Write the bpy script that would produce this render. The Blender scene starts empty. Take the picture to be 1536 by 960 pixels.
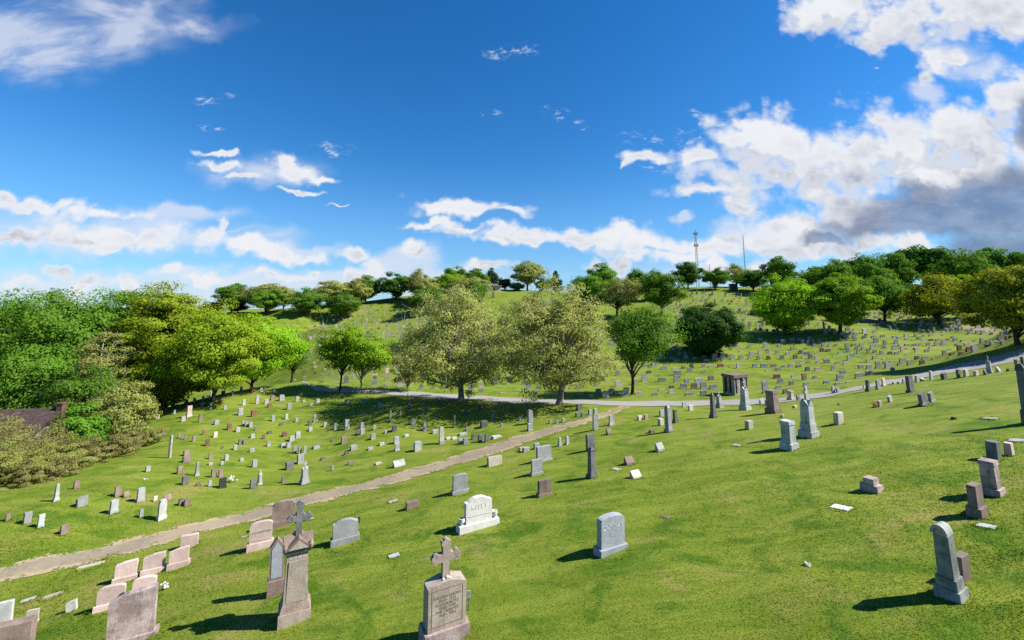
import bpy, bmesh, math, random
import numpy as np
from mathutils import Vector, Matrix
random.seed(7); np.random.seed(7)
C = bpy.context.scene.collection
scene = bpy.context.scene
R = math.radians

# ------------------------------------------------------------------ view model (photo pixels 1536 x 960)
F0, HOR, PITCH = 640.0, 462.0, R(7.0)
PY0 = HOR - F0*math.tan(PITCH)
cp, sp = math.cos(PITCH), math.sin(PITCH)
def ray(px, py):
    """direction of a photo pixel, scaled so that y = 1"""
    u = (px-768.0)/F0; v = (PY0-py)/F0
    d = (u, cp - v*sp, sp + v*cp)
    return d[0]/d[1], d[2]/d[1]
def depth_of(x, y, z): return y*cp + z*sp

cam_d = bpy.data.cameras.new('camera'); cam = bpy.data.objects.new('camera', cam_d); C.objects.link(cam)
cam_d.sensor_width = 36; cam_d.lens = F0/1536*36; cam_d.shift_y = -(480-PY0)/1536
cam_d.clip_start = 0.1; cam_d.clip_end = 30000
cam.rotation_euler = (R(90)+PITCH, 0, 0)
scene.camera = cam

# ------------------------------------------------------------------ terrain (thin-plate spline through surveyed points)
def plane(x, y): return -5.6 - 0.11*y + 0.137*x
pts = []
def P(px, py, d):
    X, Z = ray(px, py); pts.append((X*d, d, Z*d))
for x, y in [(-6,3),(0,0),(8,0),(14,4),(-12,6),(0,8),(10,9),(-6,11),(4,14),(14,14),(-10,15),(22,14),(20,22),(10,20),(0,20),(-4,24),(28,24),
             (33,22),(6,27),(12,26),(-14,17.5),(-20,14),(22,8),(-10,-12),(14,-12),(36,12)]:
    pts.append((x, y, plane(x, y)))
for p in [(60,735,23.5),(0,780,19.5),(140,712,26),(250,650,36),(200,690,29),(330,600,48),(400,600,50),(600,622,39),(480,660,37),(450,700,30),
          (800,628,36),(690,645,35.5),(870,607,39),(692,601,44),(838,606,41),(420,580,55),(560,588,52),(680,596,50),(800,601,47),(950,606,41),(1060,604,41),(1150,600,40),
          (1300,577,42),(1420,557,44),(1536,531,44),(1105,592,44),(950,590,50),
          (500,570,62),(620,562,66),(760,575,60),(900,560,64),(1040,540,70),(1040,520,78),(1240,565,54),(1400,540,57),(1260,497,80),(1178,500,84),
          (1330,480,95),(1410,485,85),(1520,514,60),(1470,500,76),(480,490,125),(400,468,170),(450,462,165),(560,455,180),(620,500,112),(600,445,195),(750,434,205),
          (900,470,125),(1000,466,126),(770,470,150),(920,440,185),(1050,430,180),(1120,431,175),(1200,440,150),(1200,462,118),(1380,430,150),(1450,440,130),(1536,445,120),(1620,440,120),(1620,500,60),
          (330,470,165),(1300,435,150)]: P(*p)
for p in [(-45,45,-13),(-70,60,-17),(-30,34,-10.9),(-40,28,-11.5),(-60,100,-20),(-120,120,-26),(-110,60,-22),(-130,200,-22),(-60,150,-10),(-100,230,-18),(0,270,-6),(-60,260,-8),(100,270,0),(180,240,0),(220,150,4),
          (80,240,4),(160,100,6),(60,30,-1.5),(70,55,0.5),(50,0,1)]: pts.append(p)
pts = np.array(pts, float)
SC = 60.0
def tps_k(r2): return np.where(r2 > 1e-12, 0.5*r2*np.log(np.maximum(r2, 1e-12)), 0.0)
_n = len(pts); _xy = pts[:, :2]/SC
_K = tps_k(((_xy[:, None]-_xy[None])**2).sum(-1)) + np.eye(_n)*2e-4
_Pm = np.hstack([np.ones((_n, 1)), _xy])
_A = np.block([[_K, _Pm], [_Pm.T, np.zeros((3, 3))]])
_W = np.linalg.solve(_A, np.concatenate([pts[:, 2], np.zeros(3)]))
def sstep(a, b, x):
    t = np.clip((x-a)/(b-a), 0, 1); return t*t*(3-2*t)
def gz(x, y):
    x = np.asarray(x, float); y = np.asarray(y, float); sh = np.broadcast(x, y).shape
    q = np.stack([np.broadcast_to(x, sh).ravel(), np.broadcast_to(y, sh).ravel()], -1)
    out = np.empty(len(q))
    rr = np.hypot(q[:, 0], q[:, 1])
    lim = 290.0
    s = np.where(rr > lim, lim/np.maximum(rr, 1e-6), 1.0)
    qq = q*s[:, None]/SC
    for i in range(0, len(q), 20000):
        b = qq[i:i+20000]
        k = tps_k(((b[:, None]-_xy[None])**2).sum(-1))
        out[i:i+20000] = k@_W[:_n] + _W[_n] + b@_W[_n+1:]
    back = sstep(-5, -60, q[:, 1])
    out = out*(1-back) + (-6.0)*back
    far = sstep(230, 380, rr)
    hills = -24 + 7*np.sin(q[:, 0]*0.004+1)*np.sin(q[:, 1]*0.003) + 5*np.sin(q[:, 0]*0.0011)*sstep(600, 2500, rr)
    out = out*(1-far) + hills*far
    lump = 0.05*np.sin(q[:, 0]*1.1+1.3*np.sin(q[:, 1]*.7))*np.sin(q[:, 1]*0.9+np.sin(q[:, 0]*.6))
    out = out + lump*(rr < 120)
    return out.reshape(sh)
_ys = 4.0*1.012**np.arange(365)
def hit(px, py):
    X, Z = ray(px, py)
    d = Z*_ys - gz(X*_ys, _ys)
    i = np.argmax(d < 0)
    if d[i] >= 0:
        el = gz(X*_ys, _ys)/_ys; j = int(np.argmax(el[60:])) + 60
        y = _ys[j]; return Vector((X*y, y, float(gz(X*y, y))))
    a, b = _ys[max(i-1, 0)], _ys[i]
    for _ in range(3):
        m = np.linspace(a, b, 9); dd = Z*m - gz(X*m, m); k = max(int(np.argmax(dd < 0)), 1); a, b = m[k-1], m[k]
    y = (a+b)/2
    return Vector((X*y, y, float(gz(X*y, y))))

# ------------------------------------------------------------------ object helpers
def link(name, data, parent=None):
    o = bpy.data.objects.new(name, data); C.objects.link(o)
    if parent is not None: o.parent = parent
    return o
def tag(o, label=None, cat=None, group=None, kind=None):
    if label: o['label'] = label
    if cat: o['category'] = cat
    if group: o['group'] = group
    if kind: o['kind'] = kind
    return o
def thing(name, label, cat, loc=(0,0,0), rz=0, group=None):
    o = link(name, None); o.location = loc; o.rotation_euler = (0, 0, rz); o.empty_display_size = .2
    return tag(o, label, cat, group)
def obj(name, bm, m, parent=None, smooth=False, bevel=0):
    if bevel:
        bmesh.ops.bevel(bm, geom=[e for e in bm.edges if len(e.link_faces) == 2 and e.calc_face_angle(0) > .5], offset=bevel, segments=2, affect='EDGES', profile=.6, clamp_overlap=True)
    me = bpy.data.meshes.new(name); bm.normal_update(); bm.to_mesh(me); bm.free()
    me.materials.append(m)
    if smooth: me.polygons.foreach_set('use_smooth', [True]*len(me.polygons))
    return link(name, me, parent)
def np_mesh(name, V, Q, m, smooth=False):
    me = bpy.data.meshes.new(name); V = np.asarray(V, np.float32); Q = np.asarray(Q, np.int32); k = Q.shape[1]
    me.vertices.add(len(V)); me.vertices.foreach_set('co', V.ravel())
    me.loops.add(Q.size); me.loops.foreach_set('vertex_index', Q.ravel())
    me.polygons.add(len(Q)); me.polygons.foreach_set('loop_start', np.arange(0, Q.size, k, dtype=np.int32))
    if smooth: me.polygons.foreach_set('use_smooth', np.ones(len(Q), bool))
    me.materials.append(m); me.update(); me.validate()
    return me
def box(bm, x0, x1, y0, y1, z0, z1, tx=1, ty=None, cx=None, cy=None):
    """box whose top is scaled by tx, ty about its middle"""
    ty = tx if ty is None else ty
    mx, my = (x0+x1)/2, (y0+y1)/2
    v = []
    for z, sx, sy in ((z0, 1, 1), (z1, tx, ty)):
        for x, y in ((x0, y0), (x1, y0), (x1, y1), (x0, y1)):
            v.append(bm.verts.new((mx+(x-mx)*sx, my+(y-my)*sy, z)))
    for f in ((0,3,2,1),(4,5,6,7),(0,1,5,4),(1,2,6,5),(2,3,7,6),(3,0,4,7)):
        bm.faces.new([v[i] for i in f])
    return bm
def prism(bm, outline, y0, y1):
    """outline: list of (x, z), counter-clockwise seen from the front (-y)"""
    a = [bm.verts.new((x, y0, z)) for x, z in outline]; b = [bm.verts.new((x, y1, z)) for x, z in outline]
    n = len(a)
    bm.faces.new(a); bm.faces.new(b[::-1])
    for i in range(n): bm.faces.new([a[(i+1)%n], a[i], b[i], b[(i+1)%n]])
    return bm
def profile_prism(bm, outline, x0, x1):
    """outline: list of (y, z), extruded along x"""
    a = [bm.verts.new((x0, y, z)) for y, z in outline]; b = [bm.verts.new((x1, y, z)) for y, z in outline]
    n = len(a); bm.faces.new(a[::-1]); bm.faces.new(b)
    for i in range(n): bm.faces.new([a[i], a[(i+1)%n], b[(i+1)%n], b[i]])
    bmesh.ops.recalc_face_normals(bm, faces=bm.faces[:])
    return bm
def lathe(bm, prof, n=16, cx=0, cy=0):
    rings = []
    for r, z in prof:
        rings.append([bm.verts.new((cx+r*math.cos(2*math.pi*i/n), cy+r*math.sin(2*math.pi*i/n), z)) for i in range(n)])
    for a, b in zip(rings, rings[1:]):
        for i in range(n): bm.faces.new([a[i], a[(i+1)%n], b[(i+1)%n], b[i]])
    bm.faces.new(rings[0][::-1]); bm.faces.new(rings[-1])
    return bm
def NB(): return bmesh.new()

# ------------------------------------------------------------------ node helpers
class N:
    def __init__(s, nt): s.nt = nt
    def n(s, t, **k):
        o = s.nt.nodes.new(t)
        for a, v in k.items(): setattr(o, a, v)
        return o
    def l(s, a, b): s.nt.links.new(a, b)
    def put(s, sock, v):
        if isinstance(v, bpy.types.NodeSocket): s.l(v, sock)
        elif v is not None: sock.default_value = v
    def math(s, op, a, b=None, c=None, clamp=False):
        o = s.n('ShaderNodeMath', operation=op, use_clamp=clamp)
        for i, v in enumerate((a, b, c)): s.put(o.inputs[i], v)
        return o.outputs[0]
    def vec(s, op, a, b=None, scale=None):
        o = s.n('ShaderNodeVectorMath', operation=op); s.put(o.inputs[0], a); s.put(o.inputs[1], b)
        if scale is not None: s.put(o.inputs['Scale'], scale)
        return o.outputs['Value'] if op in ('LENGTH', 'DOT_PRODUCT') else o.outputs[0]
    def mix(s, f, a, b, bt='MIX'):
        o = s.n('ShaderNodeMix', data_type='RGBA', blend_type=bt); s.put(o.inputs[0], f); s.put(o.inputs[6], a); s.put(o.inputs[7], b)
        return o.outputs[2]
    def noise(s, vec, scale, detail=4, rough=.55, dist=0.0, dim='3D'):
        o = s.n('ShaderNodeTexNoise', noise_dimensions=dim); s.put(o.inputs['Vector'], vec)
        o.inputs['Scale'].default_value = scale; o.inputs['Detail'].default_value = detail; o.inputs['Roughness'].default_value = rough; o.inputs['Distortion'].default_value = dist
        return o.outputs[0]
    def rng(s, v, a, b, c=0.0, d=1.0, smooth=True):
        o = s.n('ShaderNodeMapRange'); o.interpolation_type = 'SMOOTHSTEP' if smooth else 'LINEAR'; s.put(o.inputs[0], v)
        for i, q in enumerate((a, b, c, d)): s.put(o.inputs[i+1], q)
        return o.outputs[0]
    def mapping(s, v, scale=(1,1,1), rot=(0,0,0), loc=(0,0,0), typ='POINT'):
        o = s.n('ShaderNodeMapping', vector_type=typ); s.put(o.inputs[0], v); o.inputs[1].default_value = loc; o.inputs[2].default_value = rot; o.inputs[3].default_value = scale
        return o.outputs[0]
def new_mat(name):
    m = bpy.data.materials.new(name); m.use_nodes = True; m.node_tree.nodes.clear()
    g = N(m.node_tree); out = g.n('ShaderNodeOutputMaterial'); return m, g, out
ALB = .74                                                  # one scale for all base colours (the view is exposed brighter instead)
def rgb(c): return (c[0], c[1], c[2], 1)
def alb(c): return (c[0]*ALB, c[1]*ALB, c[2]*ALB, 1)
def principled(g, out, col, rough=.8, spec=.25, bump=None, bstr=.3, bdist=.02):
    b = g.n('ShaderNodeBsdfPrincipled'); g.put(b.inputs['Base Color'], col); g.put(b.inputs['Roughness'], rough); b.inputs['Specular IOR Level'].default_value = spec
    if bump is not None:
        bp = g.n('ShaderNodeBump'); bp.inputs['Strength'].default_value = bstr; bp.inputs['Distance'].default_value = bdist; g.put(bp.inputs['Height'], bump); g.l(bp.outputs[0], b.inputs['Normal'])
    g.l(b.outputs[0], out.inputs[0]); return b

def stone_mat(name, c1, c2, stain, amount=.5, speck=.25, rough=.75):
    m, g, out = new_mat(name)
    tc = g.n('ShaderNodeTexCoord'); oi = g.n('ShaderNodeObjectInfo'); geo = g.n('ShaderNodeNewGeometry')
    off = g.vec('SCALE', (13.1, 7.7, 3.3), scale=g.math('MULTIPLY', oi.outputs['Random'], 9.0))
    p = g.vec('ADD', geo.outputs['Position'], off)
    big = g.noise(p, 2.2, 5, .6)
    col = g.mix(g.rng(big, .35, .68), alb(c1), alb(c2))
    fine = g.noise(p, 45, 2, .6)
    col = g.mix(speck, col, g.mix(g.rng(fine, .3, .7, smooth=False), (0.01,.01,.01,1), (1,1,1,1)), 'OVERLAY')
    streak = g.noise(g.mapping(p, (7, 7, .9)), 1.0, 5, .65)
    patch = g.noise(p, 5.5, 6, .7)
    st = g.math('MULTIPLY', g.rng(g.math('ADD', g.math('MULTIPLY', streak, .55), g.math('MULTIPLY', patch, .45)), .50, .66), amount)
    col = g.mix(st, col, alb(stain))
    hs = g.n('ShaderNodeHueSaturation'); g.put(hs.inputs['Value'], g.math('ADD', .8, g.math('MULTIPLY', oi.outputs['Random'], .4))); g.put(hs.inputs['Color'], col)
    principled(g, out, hs.outputs[0], rough, .25, g.math('ADD', fine, g.math('MULTIPLY', patch, 2.0)), .35, .012)
    return m
M = {
 'gr': stone_mat('grey_granite', (.30,.30,.29), (.38,.38,.37), (.13,.13,.12), .45),
 'lg': stone_mat('light_grey_granite', (.31,.32,.32), (.41,.42,.42), (.19,.19,.18), .45),
 'bg': stone_mat('blue_grey_granite', (.37,.395,.43), (.44,.465,.50), (.22,.235,.25), .4, .25),
 'wh': stone_mat('white_marble', (.40,.40,.375), (.54,.54,.505), (.17,.18,.165), .6, .1),
 'cl': stone_mat('clean_white_granite', (.70,.68,.62), (.80,.78,.72), (.46,.43,.37), .45, .1),
 'pk': stone_mat('pink_granite', (.62,.45,.40), (.74,.57,.51), (.40,.27,.23), .35, .14),
 'rd': stone_mat('red_granite', (.20,.09,.07), (.27,.13,.10), (.12,.06,.05), .35, .3),
 'br': stone_mat('brown_sandstone', (.22,.16,.13), (.32,.24,.20), (.10,.075,.06), .6),
 'dk': stone_mat('dark_weathered_stone', (.12,.12,.115), (.19,.185,.175), (.06,.06,.055), .6),
 'bk': stone_mat('black_granite', (.045,.047,.05), (.07,.07,.075), (.03,.03,.03), .3, .2, .35),
 'tn': stone_mat('tan_limestone', (.46,.41,.33), (.56,.51,.42), (.24,.21,.17), .5),
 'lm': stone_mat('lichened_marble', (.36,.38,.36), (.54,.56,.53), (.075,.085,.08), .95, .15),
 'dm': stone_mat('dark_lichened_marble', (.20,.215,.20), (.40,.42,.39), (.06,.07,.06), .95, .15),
 'mb': stone_mat('mottled_brown_rock', (.27,.20,.185), (.52,.42,.385), (.13,.09,.08), .8, .3),
 'ss': stone_mat('streaked_sandstone', (.37,.30,.24), (.50,.415,.34), (.17,.13,.10), .75),
}
def simple_mat(name, c, rough=.7, spec=.3, var=.25, scale=8):
    m, g, out = new_mat(name); tc = g.n('ShaderNodeTexCoord')
    n = g.noise(tc.outputs['Object'], scale, 5, .6)
    col = g.mix(g.rng(n, .3, .7), alb([x*(1-var) for x in c]), alb([min(1, x*(1+var)) for x in c]))
    principled(g, out, col, rough, spec, n, .3, .02); return m
m_engrave = simple_mat('engraved_letters', (.30,.25,.21))
m_engrave_white = simple_mat('white_painted_letters', (.58,.61,.66))
m_bark = simple_mat('brown_bark', (.075,.058,.045), .9, .1, .4, 3)
m_pale_bark = simple_mat('pale_sycamore_bark', (.32,.29,.23), .9, .1, .5, 1.2)
m_steel = simple_mat('painted_steel', (.30,.24,.24), .5, .4)
m_wood = simple_mat('weathered_post_wood', (.4,.37,.32))
m_roof = simple_mat('brown_shingle_roof', (.085,.06,.055), .9, .1, .3, 4)
m_siding = simple_mat('pale_house_siding', (.55,.54,.5))
m_brick = simple_mat('brick_chimney', (.16,.09,.075), .9, .1, .3, 12)
m_orange = simple_mat('orange_petals', (.55,.10,.02))
m_flower = simple_mat('white_petals', (.75,.72,.68))
m_stem = simple_mat('flower_stems', (.06,.10,.02))
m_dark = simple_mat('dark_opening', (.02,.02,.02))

# grass colours: one group used by the ground sheet and by the blades
def grass_colour(g, pos):
    big = g.noise(pos, .09, 4, .6)
    mid = g.noise(g.mapping(pos, (1, 1.9, 1), (0, 0, R(-27))), .42, 5, .62, .6)
    row = g.noise(g.mapping(pos, (.20, 1.5, 1), (0, 0, R(-24))), 1.0, 5, .62, .5)
    fin = g.noise(g.mapping(pos, (.7, 2.0, 1), (0, 0, R(-24))), 4.5, 5, .66)
    lush = g.noise(pos, .62, 4, .62, .8)
    col = g.mix(g.rng(row, .34, .66), alb(GRASS[0]), alb(GRASS[1]))
    col = g.mix(g.math('MULTIPLY', g.rng(lush, .47, .66), .85), col, alb(GRASS[2]))
    col = g.mix(g.math('MULTIPLY', g.rng(big, .44, .66), .6), col, alb(GRASS[1]))
    dry2 = g.noise(pos, .36, 5, .68, .4)
    dm = g.math('MULTIPLY', g.rng(dry2, .53, .68), g.rng(g.math('ADD', g.math('MULTIPLY', fin, .6), g.math('MULTIPLY', row, .4)), .40, .58))
    col = g.mix(g.math('MULTIPLY', dm, .70), col, alb(GRASS[3]))
    col = g.mix(g.math('MULTIPLY', g.rng(fin, .46, .30), .22), col, alb(GRASS[4]))
    return col, fin, mid
GRASS = [(.140,.202,.018), (.218,.264,.035), (.070,.150,.010), (.330,.255,.100), (.092,.140,.012)]
m_ground, g, out = new_mat('lawn'); geo = g.n('ShaderNodeNewGeometry')
col, fin, mid = grass_colour(g, geo.outputs['Position'])
micro = g.noise(geo.outputs['Position'], 22, 3, .7)
principled(g, out, g.mix(.18, col, g.mix(g.rng(micro, .25, .75, smooth=False), (.02,.02,.02,1), (1,1,1,1)), 'OVERLAY'), .9, .08, g.math('ADD', g.math('MULTIPLY', fin, 2.0), micro), .6, .03)
m_grass, g, out = new_mat('grass_blades'); geo = g.n('ShaderNodeNewGeometry')
col, fin, mid = grass_colour(g, geo.outputs['Position'])
hs = g.n('ShaderNodeHueSaturation'); g.put(hs.inputs['Color'], col); g.put(hs.inputs['Value'], g.math('ADD', 1.1, g.math('MULTIPLY', geo.outputs['Random Per Island'], .4)))
d = g.n('ShaderNodeBsdfDiffuse'); t = g.n('ShaderNodeBsdfTranslucent'); g.l(hs.outputs[0], d.inputs[0]); g.l(hs.outputs[0], t.inputs[0])
mx = g.n('ShaderNodeMixShader'); mx.inputs[0].default_value = .38; g.l(d.outputs[0], mx.inputs[1]); g.l(t.outputs[0], mx.inputs[2]); g.l(mx.outputs[0], out.inputs[0])

def leaf_mat(name, c1, c2, trans=.46):
    m, g, out = new_mat(name); geo = g.n('ShaderNodeNewGeometry'); oi = g.n('ShaderNodeObjectInfo')
    n = g.noise(geo.outputs['Position'], .45, 3, .6)
    f = g.math('ADD', g.math('MULTIPLY', geo.outputs['Random Per Island'], .55), g.math('MULTIPLY', g.rng(n, .3, .7), .45))
    col = g.mix(f, alb(c1), alb(c2))
    hs = g.n('ShaderNodeHueSaturation'); g.put(hs.inputs['Color'], col)
    g.put(hs.inputs['Hue'], g.math('ADD', .495, g.math('MULTIPLY', oi.outputs['Random'], .010)))
    g.put(hs.inputs['Value'], g.math('ADD', .82, g.math('MULTIPLY', oi.outputs['Random'], .36)))
    d = g.n('ShaderNodeBsdfDiffuse'); t = g.n('ShaderNodeBsdfTranslucent'); gl = g.n('ShaderNodeBsdfGlossy'); gl.inputs['Roughness'].default_value = .75
    g.l(hs.outputs[0], d.inputs[0]); g.l(hs.outputs[0], t.inputs[0])
    mx = g.n('ShaderNodeMixShader'); mx.inputs[0].default_value = trans; g.l(d.outputs[0], mx.inputs[1]); g.l(t.outputs[0], mx.inputs[2])
    m2 = g.n('ShaderNodeMixShader'); m2.inputs[0].default_value = .012; g.l(mx.outputs[0], m2.inputs[1]); g.l(gl.outputs[0], m2.inputs[2]); g.l(m2.outputs[0], out.inputs[0])
    return m
L = {
 'dark':  leaf_mat('dark_green_leaves', (.068,.175,.012), (.125,.285,.020)),
 'mid':   leaf_mat('green_leaves', (.105,.255,.012), (.175,.350,.018)),
 'bright':leaf_mat('bright_green_leaves', (.225,.440,.008), (.330,.550,.014)),
 'yellow':leaf_mat('yellow_green_leaves', (.260,.410,.008), (.370,.530,.014)),
 'olive': leaf_mat('olive_leaves', (.235,.325,.007), (.345,.430,.013)),
 'gold':  leaf_mat('golden_olive_leaves', (.270,.320,.010), (.390,.420,.020)),
 'deep':  leaf_mat('deep_green_leaves', (.030,.085,.008), (.062,.150,.014)),
 'syc':   leaf_mat('young_sycamore_leaves', (.330,.360,.070), (.490,.495,.130)),
 'tan':   leaf_mat('budding_leaves', (.310,.350,.060), (.440,.460,.120)),
 'brush': leaf_mat('dry_brush_leaves', (.270,.265,.060), (.420,.380,.130)),
 'purple':leaf_mat('purple_leaves', (.055,.024,.032), (.095,.042,.052)),
 'pine':  leaf_mat('dark_needles', (.032,.080,.022), (.060,.125,.032)),
}
# ------------------------------------------------------------------ ground sheet
def build_ground():
    az = np.concatenate([np.arange(-80, 80.01, .5), np.arange(85, 280-.1, 5.0)])
    az = np.radians(az); na = len(az)
    rs = [1.0]
    while rs[-1] < 330: rs.append(rs[-1]*1.018 if rs[-1] < 60 else rs[-1]*1.012)
    while rs[-1] < 12000: rs.append(rs[-1]*1.12)
    rs = np.array(rs)
    X = np.outer(rs, np.sin(az)); Y = np.outer(rs, np.cos(az)); Z = gz(X, Y)
    V = np.stack([X, Y, Z], -1).reshape(-1, 3)
    V = np.vstack([V, [[0, 0, float(gz(0., 0.))]]])
    i, j = np.meshgrid(np.arange(len(rs)-1), np.arange(na), indexing='ij'); j2 = (j+1) % na
    Q = np.stack([i*na+j, (i+1)*na+j, (i+1)*na+j2, i*na+j2], -1).reshape(-1, 4)[:, ::-1]
    c = len(V)-1
    cap = np.array([[c, (k+1) % na, k, k] for k in range(na)])
    me = bpy.data.meshes.new('lawn')
    faces = Q.tolist() + [[a, b, d] for a, b, d, _ in cap.tolist()]
    me.from_pydata(V.tolist(), [], faces); me.update()
    me.polygons.foreach_set('use_smooth', [True]*len(me.polygons)); me.materials.append(m_ground)
    if me.polygons[0].normal.z < 0: me.flip_normals()
    return tag(link('lawn', me), kind='structure')
build_ground()

def resample(edge, n):
    e = np.array(edge, float); s = np.concatenate([[0], np.cumsum(np.hypot(*np.diff(e, axis=0).T))]); t = np.linspace(0, 1, n)*s[-1]
    return np.stack([np.interp(t, s, e[:, 0]), np.interp(t, s, e[:, 1])], -1)
def strip(name, up, lo, m, n, k, lift, jit=0.0, over=0.0):
    """a surfaced strip between two edges given on the ground"""
    a = np.array([hit(*p)[:2] for p in up]); b = np.array([hit(*p)[:2] for p in lo])
    a = resample(a, n); b = resample(b, n)
    w = b-a; a = a - w*over; b = b + w*over
    t = np.linspace(0, 1, k)
    XY = a[:, None]*(1-t)[None, :, None] + b[:, None]*t[None, :, None]
    Z = gz(XY[..., 0], XY[..., 1]) + lift
    V = np.concatenate([XY, Z[..., None]], -1).reshape(-1, 3)
    i, j = np.meshgrid(np.arange(n-1), np.arange(k-1), indexing='ij')
    Q = np.stack([i*k+j, i*k+j+1, (i+1)*k+j+1, (i+1)*k+j], -1).reshape(-1, 4)
    me = np_mesh(name, V, Q, m, True)
    if me.polygons[0].normal.z < 0: me.flip_normals()
    uv = me.uv_layers.new(name='UVMap'); ln = np.linspace(0, 1, n)
    vi = np.empty(len(me.loops), np.int32); me.loops.foreach_get('vertex_index', vi)
    U = np.stack([ln[vi//k], t[vi % k]], -1); uv.data.foreach_set('uv', U.ravel().astype(np.float32))
    return tag(link(name, me), kind='structure'), a, b

def path_mat(name, edge_cols, mid_cols, ragged, grassmid=0.0):
    m, g, out = new_mat(name); tc = g.n('ShaderNodeTexCoord'); geo = g.n('ShaderNodeNewGeometry'); pos = geo.outputs['Position']
    sx = g.n('ShaderNodeSeparateXYZ'); g.l(tc.outputs['UV'], sx.inputs[0]); v = sx.outputs[1]
    d = g.math('SUBTRACT', .5, g.math('ABSOLUTE', g.math('SUBTRACT', v, .5)))      # 0 at the edges, .5 in the middle
    n1 = g.noise(pos, 1.3, 6, .7); n2 = g.noise(pos, 7, 6, .75); n3 = g.noise(pos, .35, 4, .6)
    edge = g.math('ADD', d, g.math('MULTIPLY', g.math('SUBTRACT', n1, .5), .38))
    core = g.rng(edge, .17, .27)
    col = g.mix(core, g.mix(g.rng(n2, .3, .7), alb(edge_cols[0]), alb(edge_cols[1])), g.mix(g.rng(n2, .3, .7), alb(mid_cols[0]), alb(mid_cols[1])))
    col = g.mix(g.math('MULTIPLY', g.rng(n3, .45, .7), .5), col, alb(edge_cols[1]))
    if grassmid:
        gm = g.math('MULTIPLY', g.rng(g.math('ADD', g.math('MULTIPLY', g.math('ABSOLUTE', g.math('SUBTRACT', v, .5)), -4.0), g.math('ADD', .55, g.math('SUBTRACT', n1, .5))), .3, .5), g.rng(sx.outputs[0], .72, .92))
        gc, _, _ = grass_colour(g, pos); col = g.mix(gm, col, gc)
    b = g.n('ShaderNodeBsdfPrincipled'); g.put(b.inputs['Base Color'], col); b.inputs['Roughness'].default_value = .92; b.inputs['Specular IOR Level'].default_value = .1
    bp = g.n('ShaderNodeBump'); bp.inputs['Strength'].default_value = .5; bp.inputs['Distance'].default_value = .03; g.l(n2, bp.inputs['Height']); g.l(bp.outputs[0], b.inputs['Normal'])
    tr = g.n('ShaderNodeBsdfTransparent'); ms = g.n('ShaderNodeMixShader')
    g.l(g.rng(g.math('ADD', d, g.math('MULTIPLY', g.math('SUBTRACT', g.math('ADD', g.math('MULTIPLY', n1, .6), g.math('MULTIPLY', n2, .4)), .5), ragged)), .085, .125), ms.inputs[0])
    g.l(tr.outputs[0], ms.inputs[1]); g.l(b.outputs[0], ms.inputs[2]); g.l(ms.outputs[0], out.inputs[0])
    return m
m_track = path_mat('dirt_track', [(.37,.28,.155), (.48,.38,.24)], [(.235,.195,.14), (.335,.28,.195)], 2.3, 1)
m_road = path_mat('asphalt_road', [(.27,.25,.20), (.36,.33,.28)], [(.29,.28,.265), (.36,.35,.33)], .10)
track_up = [(-160,884),(-40,862),(0,851),(100,828),(200,808),(300,784),(404,757),(500,733),(586,713),(640,698),(744,664),(822,641),(874,629),(913,616),(952,605)]
track_lo = [(-160,916),(-40,886),(0,873),(100,852),(200,830),(300,799),(404,775),(500,749),(586,727),(640,711),(744,680),(822,653),(874,637),(913,625),(968,608)]
_, tr_a, tr_b = strip('dirt_track', track_up, track_lo, m_track, 240, 9, .022, over=.09)
road_up = [(380,576),(470,580),(600,586),(700,592),(800,598),(900,601),(1000,601),(1100,599),(1180,596),(1250,587),(1330,570),(1420,549),(1536,521),(1620,502),(1700,485)]
road_lo = [(380,580),(470,587),(600,594),(700,600),(800,606),(900,609),(1000,610),(1100,608),(1180,604),(1250,595),(1330,578),(1420,562),(1536,541),(1620,524),(1700,508)]
strip('road', road_up, road_lo, m_road, 300, 7, .035, over=.06)
strip('footpath', [(1270,479),(1300,479),(1335,479)], [(1270,483),(1300,483),(1335,482)], m_track, 20, 4, .04, over=.3)
strip('footpath', [(1415,489),(1450,490),(1490,493)], [(1415,493),(1450,494),(1490,498)], m_track, 20, 4, .04, over=.3)

# ------------------------------------------------------------------ trees
def tubes(paths):
    """paths: list of (points, radii, sides) -> vertices, quads"""
    V, Q = [], []; base = 0
    for P_, r_, s in paths:
        P_ = np.asarray(P_, float); n = len(P_)
        T = np.gradient(P_, axis=0); T /= np.linalg.norm(T, axis=1)[:, None]+1e-9
        up = np.where(np.abs(T[:, 2:3]) > .9, [[1., 0, 0]], [[0, 0, 1.]])
        A = np.cross(T, up); A /= np.linalg.norm(A, axis=1)[:, None]+1e-9; B = np.cross(T, A)
        th = np.arange(s)*2*math.pi/s
        ring = P_[:, None] + np.asarray(r_)[:, None, None]*(A[:, None]*np.cos(th)[None, :, None] + B[:, None]*np.sin(th)[None, :, None])
        V.append(ring.reshape(-1, 3))
        i, j = np.meshgrid(np.arange(n-1), np.arange(s), indexing='ij'); j2 = (j+1) % s
        Q.append(base + np.stack([i*s+j, i*s+j2, (i+1)*s+j2, (i+1)*s+j], -1).reshape(-1, 4)); base += n*s
    return np.vstack(V), np.vstack(Q)

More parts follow.
